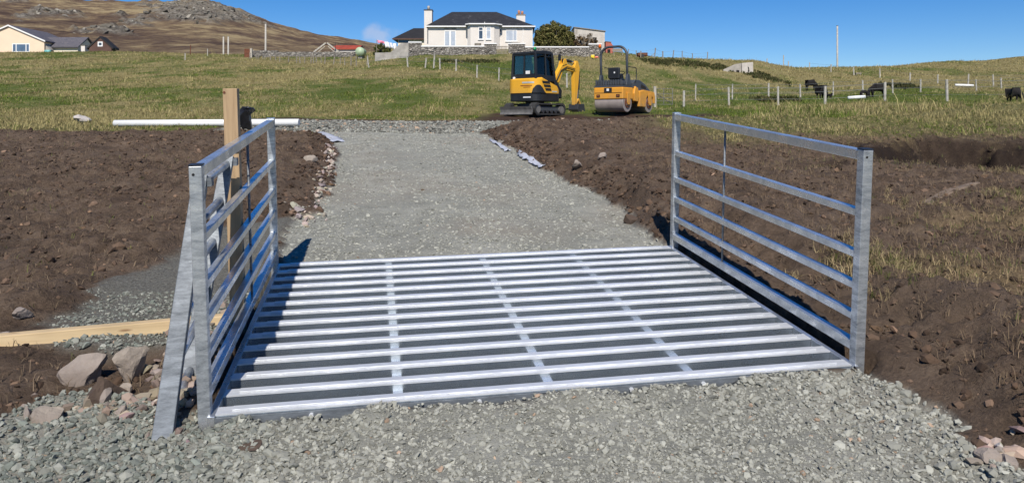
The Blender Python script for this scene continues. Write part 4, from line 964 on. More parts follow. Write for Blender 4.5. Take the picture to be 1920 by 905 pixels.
# ------------------------------------------------------------------ tandem roller
TR = math.radians(53); c = at(1170, 214, 29.6); gzr = max(gz(c.x+a_, c.y+b_) for a_ in (-.5,0,.5) for b_ in (-.7,0,.7))
ro = thing('tandem_roller', 'orange-yellow tandem roller with steel drums and grey roll bar', 'road roller', (c.x, c.y, gzr-.02), TR)
for xx, nm in ((-.85, 'rear'), (.88, 'front')):
    dr_ = MB().tube([(xx,-.60,.35),(xx,.60,.35)], .35, 40).build('drum', M['drum_steel'], ro, False, bevel=.012)
    for s_ in (-1,1):
        MB().tube([(xx,s_*.605,.35),(xx,s_*.63,.35)], .20, 20).build('drum_hub', M['rust'], dr_)
        MB().prism([(xx-.10,.35),(xx-.13,.72),(xx+.13,.72),(xx+.10,.35),(xx+.06,.27),(xx-.06,.27)], 'y', *sorted((s_*.632, s_*.68))).build('drum_fork', M['orange_yellow'], ro, bevel=.01)
        for k in range(5):
            a_ = k*1.2566; MB().tube([(xx+.13*math.cos(a_), s_*.631, .35+.13*math.sin(a_)), (xx+.13*math.cos(a_), s_*.65, .35+.13*math.sin(a_))], .025, 6).build('hub_bolt', M['dusty_steel'], dr_)
rb = MB().box((-1.22,-.62,.48), (-.42,.62,.92)).build('rear_body', M['orange_yellow'], ro, bevel=.035)
MB().box((-1.231,-.575,.71),(-1.2215,.575,.722)).build('panel_seam', M['dark_void'], rb)
MB().box((-1.245,-.16,.745),(-1.221,.16,.90)).build('badge_panel', M['black_plastic'], rb); MB().box((-1.252,-.05,.78),(-1.2455,.05,.87)).build('white_badge', M['sticker'], rb)
for s_ in (-1,1):
    MB().box((-1.242, s_*.42-.07, .56), (-1.221, s_*.42+.07, .655)).build('rear_lamp', M['black_plastic'], rb)
    MB().box((-1.248, s_*.42-.04, .585), (-1.2425, s_*.42+.04, .63)).build('lamp_lens', M['decal_red'], rb)
MB().box((-.42,-.30,.35),(.30,.30,.80)).build('articulation_frame', M['orange_yellow'], ro, bevel=.02)
MB().prism([(-.40,.70),(-.30,.98),(-.10,.92),(.02,.62),(-.1,.40),(-.35,.42)], 'y', -.66, -.56).build('frame_cheek', M['orange_yellow'], ro, bevel=.015)
MB().prism([(.05,.22),(.05,.80),(.40,.86),(1.26,.80),(1.34,.62),(1.34,.35),(1.22,.35),(1.16,.55),(.98,.70),(.78,.70),(.60,.56),(.54,.35),(.54,.20)], 'y', -.66, -.52).build('front_frame', M['orange_yellow'], ro, bevel=.02)
MB().prism([(.05,.22),(.05,.80),(.40,.86),(1.26,.80),(1.34,.62),(1.34,.35),(1.22,.35),(1.16,.55),(.98,.70),(.78,.70),(.60,.56),(.54,.35),(.54,.20)], 'y', .52, .66).build('front_frame', M['orange_yellow'], ro, bevel=.02)
MB().box((.10,-.515,.40),(.50,.515,.84)).build('engine_bay', M['orange_yellow'], ro); MB().box((1.22,-.515,.50),(1.32,.515,.80)).build('front_beam', M['orange_yellow'], ro)
hd = MB().prism([(-.18,.80),(-.20,1.12),(-.02,1.24),(.35,1.24),(.80,1.10),(1.22,.86),(1.20,.81)], 'y', -.50, .50).build('engine_hood', M['grey_plastic'], ro, bevel=.05)
MB().prism([(.42,.96),(.46,1.08),(.80,1.0),(.86,.90)], 'y', -.512, -.5005).build('hood_vent', M['dark_void'], hd)
dk = MB().box((-1.20,-.60,.925),(-.20,.60,1.00)).build('deck', M['grey_plastic'], ro)
for k in range(11): MB().box((-1.212,-.52+k*.104-.035,1.002),(-1.17,-.52+k*.104+.035,1.20)).build('deck_slat', M['grey_plastic'], dk, bevel=.008)
MB().box((-1.165,-.57,1.002),(-.60,.57,1.16)).build('seat_console', M['grey_plastic'], ro, bevel=.03)
rops = MB()
Rp = [(-.75,-.56,1.0),(-.80,-.56,1.9)] + [(-.80, -.56+.36*(1-math.cos(a_)), 2.12+.34*math.sin(a_)) for a_ in np.linspace(0, math.pi/2, 6)] + [(-.80, .56-.36*(1-math.cos(a_)), 2.12+.34*math.sin(a_)) for a_ in np.linspace(math.pi/2, 0, 6)] + [(-.80,.56,1.9),(-.75,.56,1.0)]
rops.tube(Rp, .048, 12); rops.build('roll_bar', M['grey_plastic'], ro, True)
for s_ in (-1,1): MB().prism([(-.92,1.0),(-.55,1.0),(-.68,1.42),(-.82,1.42)], 'y', *sorted((s_*.525, s_*.61))).build('roll_bar_foot', M['grey_plastic'], ro, bevel=.01)
st = MB().box((-.72,-.22,1.17),(-.30,.24,1.27)); st.box((-.80,-.24,1.25),(-.70,.26,1.68)); st.build('seat', M['black_plastic'], ro, bevel=.04)
MB().box((-.815,-.06,1.46),(-.802,-.01,1.52)).build('seat_badge', M['sticker'], ro)
sc_ = MB().bar((-.14,0,1.1),(-.24,0,1.46), .10, .16).build('steering_column', M['black_plastic'], ro, bevel=.01)
sw = [(-.27+.07*math.cos(a_)*.4, .17*math.sin(a_), 1.50+.17*math.cos(a_)*.4) for a_ in np.linspace(0, 2*math.pi, 17)]
MB().tube(sw, .014, 6, caps=False).build('steering_wheel', M['black_plastic'], sc_, True)
MB().tube([(-.62,-.50,1.70),(.02,-.50,1.70),(.06,-.50,1.64),(.06,-.50,1.30),(-.06,-.50,1.12)], .016, 8).build('hand_rail', M['black_plastic'], ro, True)
MB().tube([(-.62,.50,1.70),(.02,.50,1.70),(.06,.50,1.64),(.06,.50,1.30),(-.06,.50,1.12)], .016, 8).build('hand_rail', M['black_plastic'], ro, True)
bs = MB().tube([(-.86,.54,2.20),(-.90,.54,2.44)], .014, 8).build('beacon_stem', M['grey_plastic'], ro); MB().tube([(-.90,.54,2.44),(-.90,.54,2.52),(-.90,.54,2.58)], .062, 14, r2=.045).build('amber_beacon', M['amber_lamp'], bs, True)

# ------------------------------------------------------------------ fences
def fence(name, label, posts, wires=(.35,.7,.95), mat='wood_white', w=.09, wr=.010, group=None, lean=0.03):
    x0 = (posts[0][0]-PX)/F*posts[0][2]; y0 = posts[0][2]; t = thing(name, label, 'fence', (x0, y0, gz(x0, y0)), 0, group); tops = []
    for k, (px, hp, d) in enumerate(posts):
        x = (px-PX)/F*d; z = gz(x, d); h = hp/F*d; ww = w*(1+random.uniform(-.2,.25)); lx, ly = random.gauss(0,lean)*h, random.gauss(0,lean)*h
        b_ = Vector((x-x0, d-y0, z-t.location.z-.15)); tp = b_ + Vector((lx, ly, h+.15)); 
        m = MB().tube([b_, tp - Vector((0,0,.03)), tp], ww/2, 8); m.build('post', M[mat], t); tops.append((b_+Vector((0,0,.15)), tp))
    if wires:
        for f in wires:
            pts = []
            for i in range(len(tops)):
                p = tops[i][0].lerp(tops[i][1], f)
                if i: 
                    q = (pts[-1] + p)/2; q.z -= .02; pts.append(q)
                pts.append(p + Vector((0,-.05,0)))
            MB().tube(pts, wr, 4).build('wire', M['wire'], t)
    return t
fence('field_fence', 'nearest wire fence of stout pale posts beyond the right barrier', [(1282,31,46.5),(1367,35,45),(1459,36,44),(1547,36,43),(1659,37,42),(1776,43,39.5),(1960,42,39)], w=.15, wr=.009)
fence('field_fence', 'second wire fence of slimmer posts just behind the nearest one', [(1304,30,54),(1373,29,54.5),(1441,29,55),(1501,27,56),(1562,27,57),(1618,26,58),(1674,27,59),(1726,25,61),(1831,23,64),(1878,20,66),(1940,20,67)], w=.11)
fence('field_fence', 'farthest right fence of small pale posts below the skyline', [(1518,13,93),(1558,14,90),(1601,15,87),(1650,17,84),(1706,16,81),(1758,17,78),(1815,21,75),(1863,22,72),(1930,22,71)], w=.13, wires=(.9,))
fence('field_fence', 'skyline fence of thin posts right of the outbuilding', [(1177,14,97),(1193,13,97),(1201,13,97),(1227,20,97),(1243,15,97.5),(1261,17,97.5),(1279,16,98),(1299,12,98),(1326,16,98)], w=.12, mat='wood_grey', wires=(.5,.9), lean=.06)
fence('field_fence', 'sparse line of pale posts crossing the field below the bungalow', [(692,20,72),(765,22,68),(797,19,66),(813,27,65),(825,21,64),(855,22,62),(894,24,57),(935,26,53),(1063,28,46)], w=.12, wires=(.6,.95), lean=.06)
fence('field_fence', 'crowded old fence in front of the grey wall and ruined gable', [(469,14,95),(481,12,95),(484,12,94),(493,12,95),(497,12,94),(507,13,93),(517,12,93),(524,14,92),(541,13,90),(556,15,88),(563,12,88),(571,14,88),(583,19,87),(588,19,87),(593,14,87),(602,12,86),(609,14,86),(625,18,85),(638,14,85),(646,14,84),(658,21,83),(668,18,82),(688,20,80)], w=.11, mat='wood_grey', lean=.06)
for px, hp, d, lab in ((357,19,118,'dark leaning post alone on the left grass crest'), (347,13,95,'thin pale stake left of the dark crest post'), (389,14,116,'low weathered stake right of the dark crest post'), (1438,9,104,'short white stake on the skyline left of the mast'), (1469,22,103,'thin pale skyline stake nearest the mast'), (1478,12,102,'stubby white stake beside the thin skyline stake')):
    x = (px-PX)/F*d; z = gz(x, d); t = thing('marker_stake', lab, 'stake', (x, d, z)); h = hp/F*d
    MB().tube([(0,0,-.2),(.02,0,h*.95),(.02,0,h)], .07, 8).build('shaft', M['rust'] if px == 357 else M['wood_white'], t)
# poles
def pole(px, top, base, d, label, r=.13, cross=False):
    p = at(px, base, d); h = (base-top)/F*d; t = thing('utility_pole', label, 'pole', p)
    MB().tube([(0,0,-6),(0,0,h)], r*1.15, 10, r2=r*.8).build('shaft', M['wood_white'], t, True)
    MB().tube([(0,0,h+.002),(0,0,h+.06)], r*.9, 10).build('cap', M['dark_steel'], t)
    if cross: MB().bar((-.45,0,h-.25),(.45,0,h-.25), .1, .1).build('crossarm', M['wood_grey'], t)
pole(498, 45, 98, 150, 'tall lone pole standing against the hillside', .20); pole(1570, 49, 132, 108, 'tall slender pole on the skyline at right', .13)
pole(419, 69, 106, 140, 'left pole of the short pair on the hillside', .16); pole(428, 69, 106, 140, 'right pole of the short pair on the hillside', .16)
# field gate beside the roller
g0 = at(1228, 196, 41); g0.z = gz(g0.x, g0.y)
fg = thing('field_gate', 'grey tubular field gate hung beside the roller', 'gate', g0)
Lg = 33/F*41; MB().tube([(0,0,-.2),(0,0,1.12)], .08, 10).build('gate_post', M['wood_old'], fg)
for x_ in (.08, Lg*.5, Lg): MB().tube([(x_,0,.15),(x_,0,1.02)], .016, 6).build('stile', M['dusty_steel'], fg)
for z_ in (.16,.34,.52,.72,1.0): MB().tube([(.08,0,z_),(Lg,0,z_)], .013, 6).build('gate_bar', M['dusty_steel'], fg)
MB().bar((.08,.02,.72),(Lg,.02,.18), .03, .03).build('diagonal_brace', M['dark_steel'], fg)

# ------------------------------------------------------------------ sheep
def sheep(px, d, scale, heading, label, lamb=False, grazing=True):
    x = (px-PX)/F*d; z = gz(x, d); t = thing('lamb' if lamb else 'sheep', label, 'lamb' if lamb else 'sheep', (x, d, z), heading)
    J = [(-.42,0,.74),(-.15,0,.78),(.15,0,.78),(.38,0,.75)]; Rd = [.25,.31,.31,.24]
    if lamb: Rd = [.18,.20,.20,.17]
    v = list(J); r = list(Rd); e = [(0,1),(1,2),(2,3)]
    nk = [(.54,0,.62),(.66,0,.30),(.76,0,.14)] if grazing else [(.52,0,.86),(.58,0,1.02),(.74,0,.98)]
    b = 3
    for p, q in zip(nk, (.15,.10,.065)): v.append(p); r.append(q); e.append((b, len(v)-1)); b = len(v)-1
    hd_ = len(v)-2
    for s_ in (-1,1):
        v.append((v[hd_][0]-.03, s_*.14, v[hd_][2]+.04)); r.append(.03); e.append((hd_, len(v)-1))
    for j, dx in ((0,-.02),(3,-.04)):
        for s_ in (-1,1):
            v.append((J[j][0]+dx, s_*.13, .38)); r.append(.075); e.append((j, len(v)-1)); k_ = len(v)-1
            v.append((J[j][0]+dx+(.05 if j == 0 else -.01)*-1, s_*.13, .20)); r.append(.042); e.append((k_, len(v)-1)); k_ = len(v)-1
            v.append((J[j][0]+dx, s_*.13, .0)); r.append(.042); e.append((k_, len(v)-1))
    v.append((-.64,0,.48)); r.append(.06); e.append((0, len(v)-1))
    me = bpy.data.meshes.new('body'); me.from_pydata(v, e, []); o = bpy.data.objects.new('body', me); COL.objects.link(o); me.materials.append(M['wool'])
    sk = o.modifiers.new('skin', 'SKIN'); sk.use_smooth_shade = True
    for i, sv in enumerate(me.skin_vertices[0].data): sv.radius = (r[i], r[i]); sv.use_root = (i == 1)
    o.modifiers.new('sub', 'SUBSURF').levels = 1; o.modifiers['sub'].render_levels = 2; o.parent = t; o.scale = (scale,)*3
    t.location.z += .0
sheep(1521, 67, .88, math.radians(8), 'black sheep grazing highest on the slope behind the fences')
sheep(1541, 53, .95, math.radians(40), 'black sheep partly hidden behind a stout fence post')
sheep(1645, 51, .86, math.radians(172), 'bulky black sheep beside the white pipe in the field')
sheep(1902, 36, .68, math.radians(-80), 'black sheep facing the track behind the turf hump at right edge')
sheep(1554, 52, .42, math.radians(-60), 'tiny black lamb close to the fence post', True, False)
sheep(1621, 50.5, .55, math.radians(10), 'black lamb standing in front of the white field pipe', True)

# ------------------------------------------------------------------ buildings
def hip_roof(x0, x1, y0, y1, ze, xr0, xr1, yr, zr, ov=.3, th=.12):
    a = [(x0-ov,y0-ov),(x1+ov,y0-ov),(x1+ov,y1+ov),(x0-ov,y1+ov)]
    vs = [(x,y,ze-th) for x,y in a] + [(x,y,ze) for x,y in a] + [(xr0,yr,zr),(xr1,yr,zr)]
    return MB().add(vs, [(3,2,1,0),(0,1,5,4),(1,2,6,5),(2,3,7,6),(3,0,4,7),(4,5,9,8),(5,6,9),(6,7,8,9),(7,4,8)])
def window(par, x0, x1, z0, z1, yf, divs=(), pane='pane', cills=True, fr=.07, top=None):
    """white framed window proud of a wall whose face is at y=yf"""
    w = MB().box((x0, yf-.05, z0), (x0+fr, yf-.003, z1)); w.box((x1-fr, yf-.05, z0), (x1, yf-.003, z1)); w.box((x0+fr, yf-.05, z1-fr), (x1-fr, yf-.003, z1)); w.box((x0+fr, yf-.05, z0), (x1-fr, yf-.003, z0+fr))
    for d in divs: w.box((d-fr/2, yf-.048, z0+fr), (d+fr/2, yf-.003, z1-fr))
    if top: w.box((x0+fr, yf-.046, top-fr/2), (x1-fr, yf-.003, top+fr/2))
    o = w.build('window', M['white_paint'], par)
    e = [x0+fr] + [v for d in divs for v in (d-fr/2, d+fr/2)] + [x1-fr]
    for i in range(0, len(e), 2): MB().box((e[i]+.001, yf-.025, z0+fr+.001), (e[i+1]-.001, yf-.004, z1-fr-.001)).build('pane', M[pane], o)
    if cills: MB().box((x0-.08, yf-.13, z0-.09), (x1+.08, yf-.003, z0-.003)).build('sill', M['white_paint'], o)
    return o
S = 100/F
hb = at(803, 88.5, 100); ho = thing('white_bungalow', 'white harled bungalow with dark hipped slate roof on the rise', 'house', hb)
HW = 13.6; HH = 2.62
MB().box((0,0,-1.2), (HW,8.2,HH)).build('wall', M['harl_white'], ho)
hip_roof(0, HW, 0, 8.2, HH+.10, 2.75, 8.8, 4.1, 5.15).build('roof', M['slate'], ho)
MB().box((-.32,-.40,HH-.06), (5.0,-.301,HH+.10)).build('gutter', M['white_paint'], ho); MB().box((9.4,-.40,HH-.06), (HW+.34,-.301,HH+.10)).build('gutter', M['white_paint'], ho)
# projecting bay
MB().prism([(5.2,-.003),(5.2,-1.3),(5.6,-1.7),(8.6,-1.7),(9.3,-.95),(9.3,-.003)], 'z', -1.2, HH+.06).build('bay_wall', M['harl_white'], ho)
m = MB(); ovp = [(4.95,-.1),(4.95,-1.45),(5.45,-1.98),(8.72,-1.98),(9.58,-1.05),(9.58,-.1)]
m.add([(a,b,HH+.065) for a,b in ovp] + [(a,b,HH+.20) for a,b in ovp] + [(7.1,.2,HH+1.22),(7.5,.2,HH+1.22),(7.3,2.0,HH+1.28)], [(0,1,7,6),(1,2,8,7),(2,3,9,8),(3,4,10,9),(4,5,11,10),(6,7,12),(7,8,12),(8,9,13,12),(9,10,13),(10,11,13),(6,12,14),(12,13,14),(13,11,14),(5,4,3,2,1,0)])
m.build('bay_roof', M['slate'], ho)
MB().prism([(4.90,-.4),(4.90,-1.5),(5.42,-2.06),(8.75,-2.06),(9.64,-1.08),(9.64,-.42),(9.56,-.42),(9.56,-1.06),(8.71,-1.97),(5.46,-1.97),(4.98,-1.44),(4.98,-.4)], 'z', HH+.07, HH+.215).build('gutter', M['white_paint'], ho)
window(ho, 6.62, 7.20, .82, 2.38, -1.7, pane='pane', top=1.95); window(ho, 7.62, 8.20, .82, 2.38, -1.7, pane='curtain', top=1.95)
# french door and right-hand window
fd = MB().box((2.10,-.06,-.1),(2.19,-.003,2.16)); fd.box((3.51,-.06,-.1),(3.60,-.003,2.16)); fd.box((2.19,-.06,2.02),(3.51,-.003,2.16)); fd.box((2.74,-.06,-.1),(2.96,-.003,2.02)); fd.box((2.19,-.06,-.1),(2.74,-.003,.05)); fd.box((2.96,-.06,-.1),(3.51,-.003,.05))
do = fd.build('french_door', M['white_paint'], ho)
for a_, b_ in ((2.195,2.735),(2.965,3.505)): MB().box((a_,-.03,.055),(b_,-.004,2.015)).build('pane', M['curtain'], do)
MB().box((2.06,-.045,2.165),(3.64,-.003,2.52)).build('door_head', M['grey_harl'], ho)
window(ho, 10.1, 11.55, .75, 2.2, 0, (11.05,), 'curtain')
for x_ in (5.08, 9.42, 12.35, HW-.06): MB().tube([(x_,-.06,-.8),(x_,-.06,HH-.06)], .045, 8).build('downpipe', M['white_paint'], ho)
MB().tube([(7.41,-1.77,-.8),(7.41,-1.77,HH+.40)], .05, 8).build('vent_pipe', M['white_paint'], ho)
MB().box((9.36,-.35,2.0),(9.46,-.20,2.25)).build('wall_lamp', M['dark_steel'], ho)
def chimney(par, x0, x1, y0, y1, z0, z1, pots, ny):
    c = MB().box((x0,y0,z0),(x1,y1,z1)).build('chimney', M['harl_white'], par)
    MB().box((x0-.06,y0-.06,z1+.002),(x1+.06,y1+.06,z1+.12)).build('chimney_cap', M['dark_steel'] if ny else M['wood_grey'], c)
    for (px_, mt, hh) in pots: MB().tube([(px_,(y0+y1)/2,z1+.122),(px_,(y0+y1)/2,z1+.122+hh*.8),(px_,(y0+y1)/2,z1+.122+hh)], .19, 12, r2=.15).build('chimney_pot', M[mt], c, True)
chimney(ho, -.72, .32, 1.6, 2.9, -1, 5.0, [(-.2,'wood_white',.55)], 1); chimney(ho, 11.5, 12.7, 4.4, 5.6, 2.4, 4.75, [(11.85,'terracotta',.6),(12.3,'terracotta',.5)], 0)
# annexe
an = thing('annexe', 'low annexe with plain black roof left of the bungalow', 'building', at(741, 81, 108)); sA_ = 108/F
MB().box((.4,0,-1.5),(4.4,6,.60)).build('wall', M['harl_cream'], an)
hip_roof(.0, 4.6, 0, 6, .62, 2.2, 4.6, 3.0, 2.45, .35).build('roof', M['slate_new'], an)
MB().box((-.37,-.43,.44),(4.6,-.352,.62)).build('fascia', M['brown_board'], an); MB().box((.5,-.02,.02),(1.9,-.003,.40)).build('window', M['pane'], an)
# garden wall, two lengths with a gate between
def wall_run(name, label, segs, d, cope=True, th=.5, mat='stone_wall'):
    p0 = at(segs[0][0], segs[0][3], d); t = thing(name, label, 'wall', p0)
    for a_, b_, tp, bs_ in segs:
        x0 = (a_-PX)/F*d - p0.x + .001; x1 = (b_-PX)/F*d - p0.x - .001; z1 = CZ-(tp-PY)/F*d - p0.z; z0 = CZ-(bs_-PY)/F*d - p0.z
        w = MB().box((x0,0,z0-.8),(x1,th,z1)).build('wall_length', M[mat], t)
        if cope: MB().box((x0-.03,-.06,z1+.002),(x1+.03,th+.06,z1+.13)).build('coping', M['white_paint'], w)
        r = np.random.default_rng(int(a_))
        if mat == 'stone_wall':     # larger stones standing proud of the face
            n_ = int((x1-x0)*(z1-z0)*2.2); st_ = MB()
            for _ in range(n_):
                xx = r.uniform(x0+.2, max(x0+.21,x1-.2)); zz = r.uniform(z0+.1, max(z0+.11,z1-.15)); w_ = r.uniform(.12,.30); h_ = r.uniform(.08,.16)
                st_.add([(xx-w_,.02,zz-h_),(xx+w_*.8,.02,zz-h_*.8),(xx+w_,.02,zz+h_*.7),(xx-w_*.7,.02,zz+h_),(xx-w_*.7,-.07,zz-h_*.7),(xx+w_*.5,-.07,zz-h_*.5),(xx+w_*.6,-.07,zz+h_*.5),(xx-w_*.4,-.07,zz+h_*.6)], [(4,5,6,7),(0,1,5,4),(1,2,6,5),(2,3,7,6),(3,0,4,7)])
            so = st_.build('face_stones', M['stone_wall'], w); so['kind'] = 'stuff'
    return t
wall_run('garden_wall', 'long rubble garden wall with white coping left of the garden gate', [(766,790,80.5,116),(790,908,88,111),(908,931,83,108)], 91)
wall_run('garden_wall', 'long rubble garden wall with white coping right of the garden gate', [(953,985,83,107),(985,1104,89.5,107),(1104,1128,84,106)], 91)
wall_run('boundary_wall', 'low grey harled wall stepping down left of the garden wall', [(703,722,99,114),(722,766,98.5,118)], 89, False, .4, 'grey_harl')
gp = at(932, 104, 91.3); gg = thing('garden_gate', 'small weathered wooden gate between the two garden walls', 'gate', gp); Lg = 20/F*91
for z_ in (.15,.55,1.0): MB().box((0,.02,z_),(Lg,.06,z_+.07)).build('gate_bar', M['wood_grey'], gg)
for k in range(8): MB().box((k*Lg/8+.02,-.012,.05),(k*Lg/8+.09,.018,1.12)).build('picket', M['wood_grey'], gg)
# sloping concrete slab and washing line by the boundary wall
sb = thing('coal_bunker', 'grey concrete bunker with a sloping side left of the garden wall', 'bunker', at(742, 98, 92)); MB().prism([(-.9,-1),(-.6,0),(.6,1.05),(1.75,1.12),(1.75,-1)], 'y', 0, 1.6).build('block', M['grey_harl'], sb)
# washing
ws = thing('washing_line', 'washing line with pink and white clothes left of the annexe', 'washing line', at(706, 96, 99))
MB().tube([(0,0,-1.5),(0,0,1.45)], .03, 8).build('line_pole', M['wood_grey'], ws); MB().tube([(2.6,0,-1.5),(2.6,0,1.0)], .03, 8).build('line_pole', M['wood_grey'], ws); MB().tube([(0,0,1.42),(1.3,0,1.12),(2.6,0,.98)], .008, 4).build('line', M['white_paint'], ws)
def garment(x0, x1, z0, z1, mat, seed):
    r = np.random.default_rng(seed); n = 8; vs = []
    for i in range(n):
        for j in range(4):
            f = i/(n-1); vs.append((x0+(x1-x0)*f+.10*j/3, .10*math.sin(f*7+j), z1-.16*(x0+(x1-x0)*f)*.6-(z1-z0)*j/3+r.normal(0,.02)))
    o = MB().add(vs, [(i*4+j,i*4+j+1,(i+1)*4+j+1,(i+1)*4+j) for i in range(n-1) for j in range(3)]).build('garment', M[mat], ws, True); o.modifiers.new('thick','SOLIDIFY').thickness = .015
garment(.05, .95, 1.05, 1.40, 'pink_cloth', 1); garment(1.0, 1.6, .55, 1.30, 'white_cloth', 2); garment(1.7, 2.0, .5, 1.25, 'white_cloth', 3); garment(2.1, 2.5, .3, 1.2, 'white_cloth', 4)
# outbuilding
ob = thing('outbuilding', 'pale flat-roofed outbuilding behind the hedge', 'building', at(1077, 96, 107)); w_ = 57/F*107
MB().prism([(0,-1.5),(w_,-1.5),(w_,2.70),(0,3.25)], 'y', 0, 4).build('wall', M['concrete_pale'], ob)
MB().prism([(-.12,3.265),(w_+.12,2.70),(w_+.12,2.80),(-.12,3.37)], 'y', -.15, 4.1).build('roof', M['wood_grey'], ob)
MB().box((2.5,-.02,1.0),(3.1,-.003,1.9)).build('window', M['dark_void'], ob); MB().box((-.02,-.015,2.3),(.42,-.003,3.0)).build('wall_stain', M['concrete'], ob)
rs = thing('red_lean_to', 'small red-brown lean-to against the outbuilding', 'shed', at(1136, 104, 103)); MB().prism([(0,-.5),(1.0,-.5),(1.0,1.25),(.65,1.75),(0,1.82)], 'y', 0, 1.6).build('wall', plain('red_paint', (.42,.12,.085), .8, var=.2), rs); MB().bar((-.05,.8,1.86),(.75,.8,1.78), 1.75, .06).build('roof', M['wood_grey'], rs)
MB().box((.2,-.02,.3),(.6,-.003,.8)).build('window', M['dark_void'], rs)
tl = thing('trailer', 'rusty box trailer parked on the skyline beside fence posts', 'trailer', at(1196, 106.5, 98)); tl.location.z = gz(tl.location.x, tl.location.y)
MB().box((0,0,.25),(1.25,1.6,.62)).build('box', M['rust'], tl); MB().bar((1.25,.8,.30),(1.9,.8,.22), .06, .06).build('drawbar', M['dark_steel'], tl)
for s_ in (-.06,1.66): MB().tube([(.6,s_-.05,.22),(.6,s_+.05,.22)], .22, 14).build('wheel', M['rubber'], tl)
pk = thing('timber_plank', 'grey plank propped against a skyline post', 'plank', at(1216, 107, 97.4)); pk.location.z = gz(pk.location.x, pk.location.y); MB().bar((0,0,0),(.85,0,.75), .18, .05).build('board', M['wood_grey'], pk)
tb = thing('garden_bench', 'dark garden bench with pale things beside the red lean-to', 'bench', at(1149, 104.5, 98)); tb.location.z = gz(tb.location.x, tb.location.y)
MB().box((0,0,.42),(1.3,.45,.48)).build('seat', M['wood_grey'], tb); MB().box((0,.42,.55),(1.3,.47,.9)).build('backrest', M['wood_grey'], tb)
for x_ in (.08,1.2):
    MB().box((x_,.02,0),(x_+.08,.10,.418)).build('leg', M['wood_grey'], tb); MB().box((x_,.36,0),(x_+.08,.418,.418)).build('leg', M['wood_grey'], tb)
ty = thing('toy_car', 'yellow and red toy car on the grass below the garden wall', 'toy', at(1108, 107, 87)); ty.location.z = gz(ty.location.x, ty.location.y)
MB().box((0,0,.10),(.42,.5,.50)).build('yellow_body', M['toy_yellow'], ty, bevel=.06); MB().box((.44,.05,.08),(.86,.45,.34)).build('red_body', M['toy_red'], ty, bevel=.08)
for x_ in (.1,.68):
    for y_ in (-.03,.53): MB().tube([(x_,y_-.03,.10),(x_,y_+.03,.10)], .10, 12).build('wheel', M['black_plastic'], ty)
bx = thing('garden_planter', 'wooden barrel planter in front of the bay window', 'planter', at(896, 90, 96)); MB().tube([(0,0,-.3),(0,0,.2),(0,0,.55)], .42, 14).build('barrel', M['wood_grey'], bx)
bq = thing('garden_planter', 'rounded brown planter in front of the right-hand window', 'planter', at(967, 88, 97)); MB().tube([(-.5,0,.2),(0,0,.25),(.55,0,.2)], .34, 14).build('barrel', M['wood_grey'], bq)
# concrete ruin on the slope
cr = thing('concrete_ruin', 'square pale concrete ruin standing on the grassy slope', 'ruin', at(1391, 143, 82), math.radians(-12))
w_ = 1.15; MB().prism([(0,-.6),(1.15,-.6),(1.15,1.48),(0,1.40)], 'y', 0, 2.6).build('block', M['concrete_pale'], cr)
MB().prism([(-1.9,.35),(-.003,-.6),(-.003,1.39),(-.7,1.30),(-1.9,.75)], 'y', .2, .6).build('side_wall', M['concrete'], cr)
MB().prism([(.60,.42),(.66,.72),(.60,1.0),(.72,.95),(.78,.5)], 'y', -.03, -.003).build('hole', M['dark_void'], cr); MB().box((-.55,.15,.35),(-.25,.197,.65)).build('hole', M['dark_void'], cr)
# long white things in the far field, trestle
for px0, px1, py, d, lab in ((1590,1622,184,49.5,'white pipe lying in the field among the sheep'), (1791,1825,163,72,'white pipe lying beyond the fences at right')):
    a_ = at(px0, py, d); a_.z = gz(a_.x, a_.y)+.14; L_ = (px1-px0)/F*d; t = thing('field_pipe', lab, 'pipe', a_); zb = gz(a_.x+L_, a_.y)+.14-a_.z
    MB().tube([(0,0,0),(L_,0,zb)], .11, 14).build('barrel', M['white_plastic'], t, True)
ts = thing('sheep_trough', 'small dark trestle trough near the far right fence', 'trough', at(1605, 149, 86)); ts.location.z = gz(ts.location.x, ts.location.y)
MB().box((0,0,.22),(.62,.3,.36)).build('basin', M['wood_grey'], ts)
for x_ in (.03,.52): MB().box((x_,.05,0),(x_+.06,.25,.219)).build('leg', M['wood_grey'], ts)
# peach house, wing, garage, hut at left
ph = thing('peach_house', 'peach rendered gabled house with wide window at far left', 'house', at(-49, 103, 150)); s1 = 150/F
W1 = 132*s1; he = 25*s1; ha = 53*s1
MB().prism([(0,-3),(W1,-3),(W1,he),(W1/2,ha),(0,he)], 'y', 0, 12).build('wall', M['harl_peach'], ph)
MB().prism([(-.35,he-.12),(W1/2,ha+.05),(W1+.35,he-.12),(W1+.35,he+.12),(W1/2,ha+.30),(-.35,he+.12)], 'y', -.25, 12.3).build('roof', M['slate_purple'], ph)
MB().prism([(-.36,he-.13),(W1/2,ha+.04),(W1+.36,he-.13),(W1+.36,he+.14),(W1/2,ha+.32),(-.36,he+.14)], 'y', -.34, -.252).build('bargeboard', M['white_paint'], ph)
window(ph, (23+49)*s1, (56+49)*s1, 5*s1, 21*s1, 0, ((30.5+49)*s1, (49+49)*s1), 'pane_blue', False, .16)
wg = thing('slate_wing', 'cream cottage wing with purple-grey slate roof beside the peach house', 'house', at(86, 103, 152)); s2 = 152/F; L2 = 60*s2
MB().prism([(0,-3),(6.5,-3),(6.5,13.5*s2),(3.25,33*s2),(0,13.5*s2)], 'x', 0, L2).build('wall', M['harl_cream'], wg)
MB().prism([(-.35,13.5*s2-.02),(3.25,34*s2),(6.9,13.5*s2-.02),(6.9,13.5*s2+.2),(3.25,34*s2+.25),(-.35,13.5*s2+.2)], 'x', -1.6, L2+.3).build('roof', M['slate_purple'], wg)
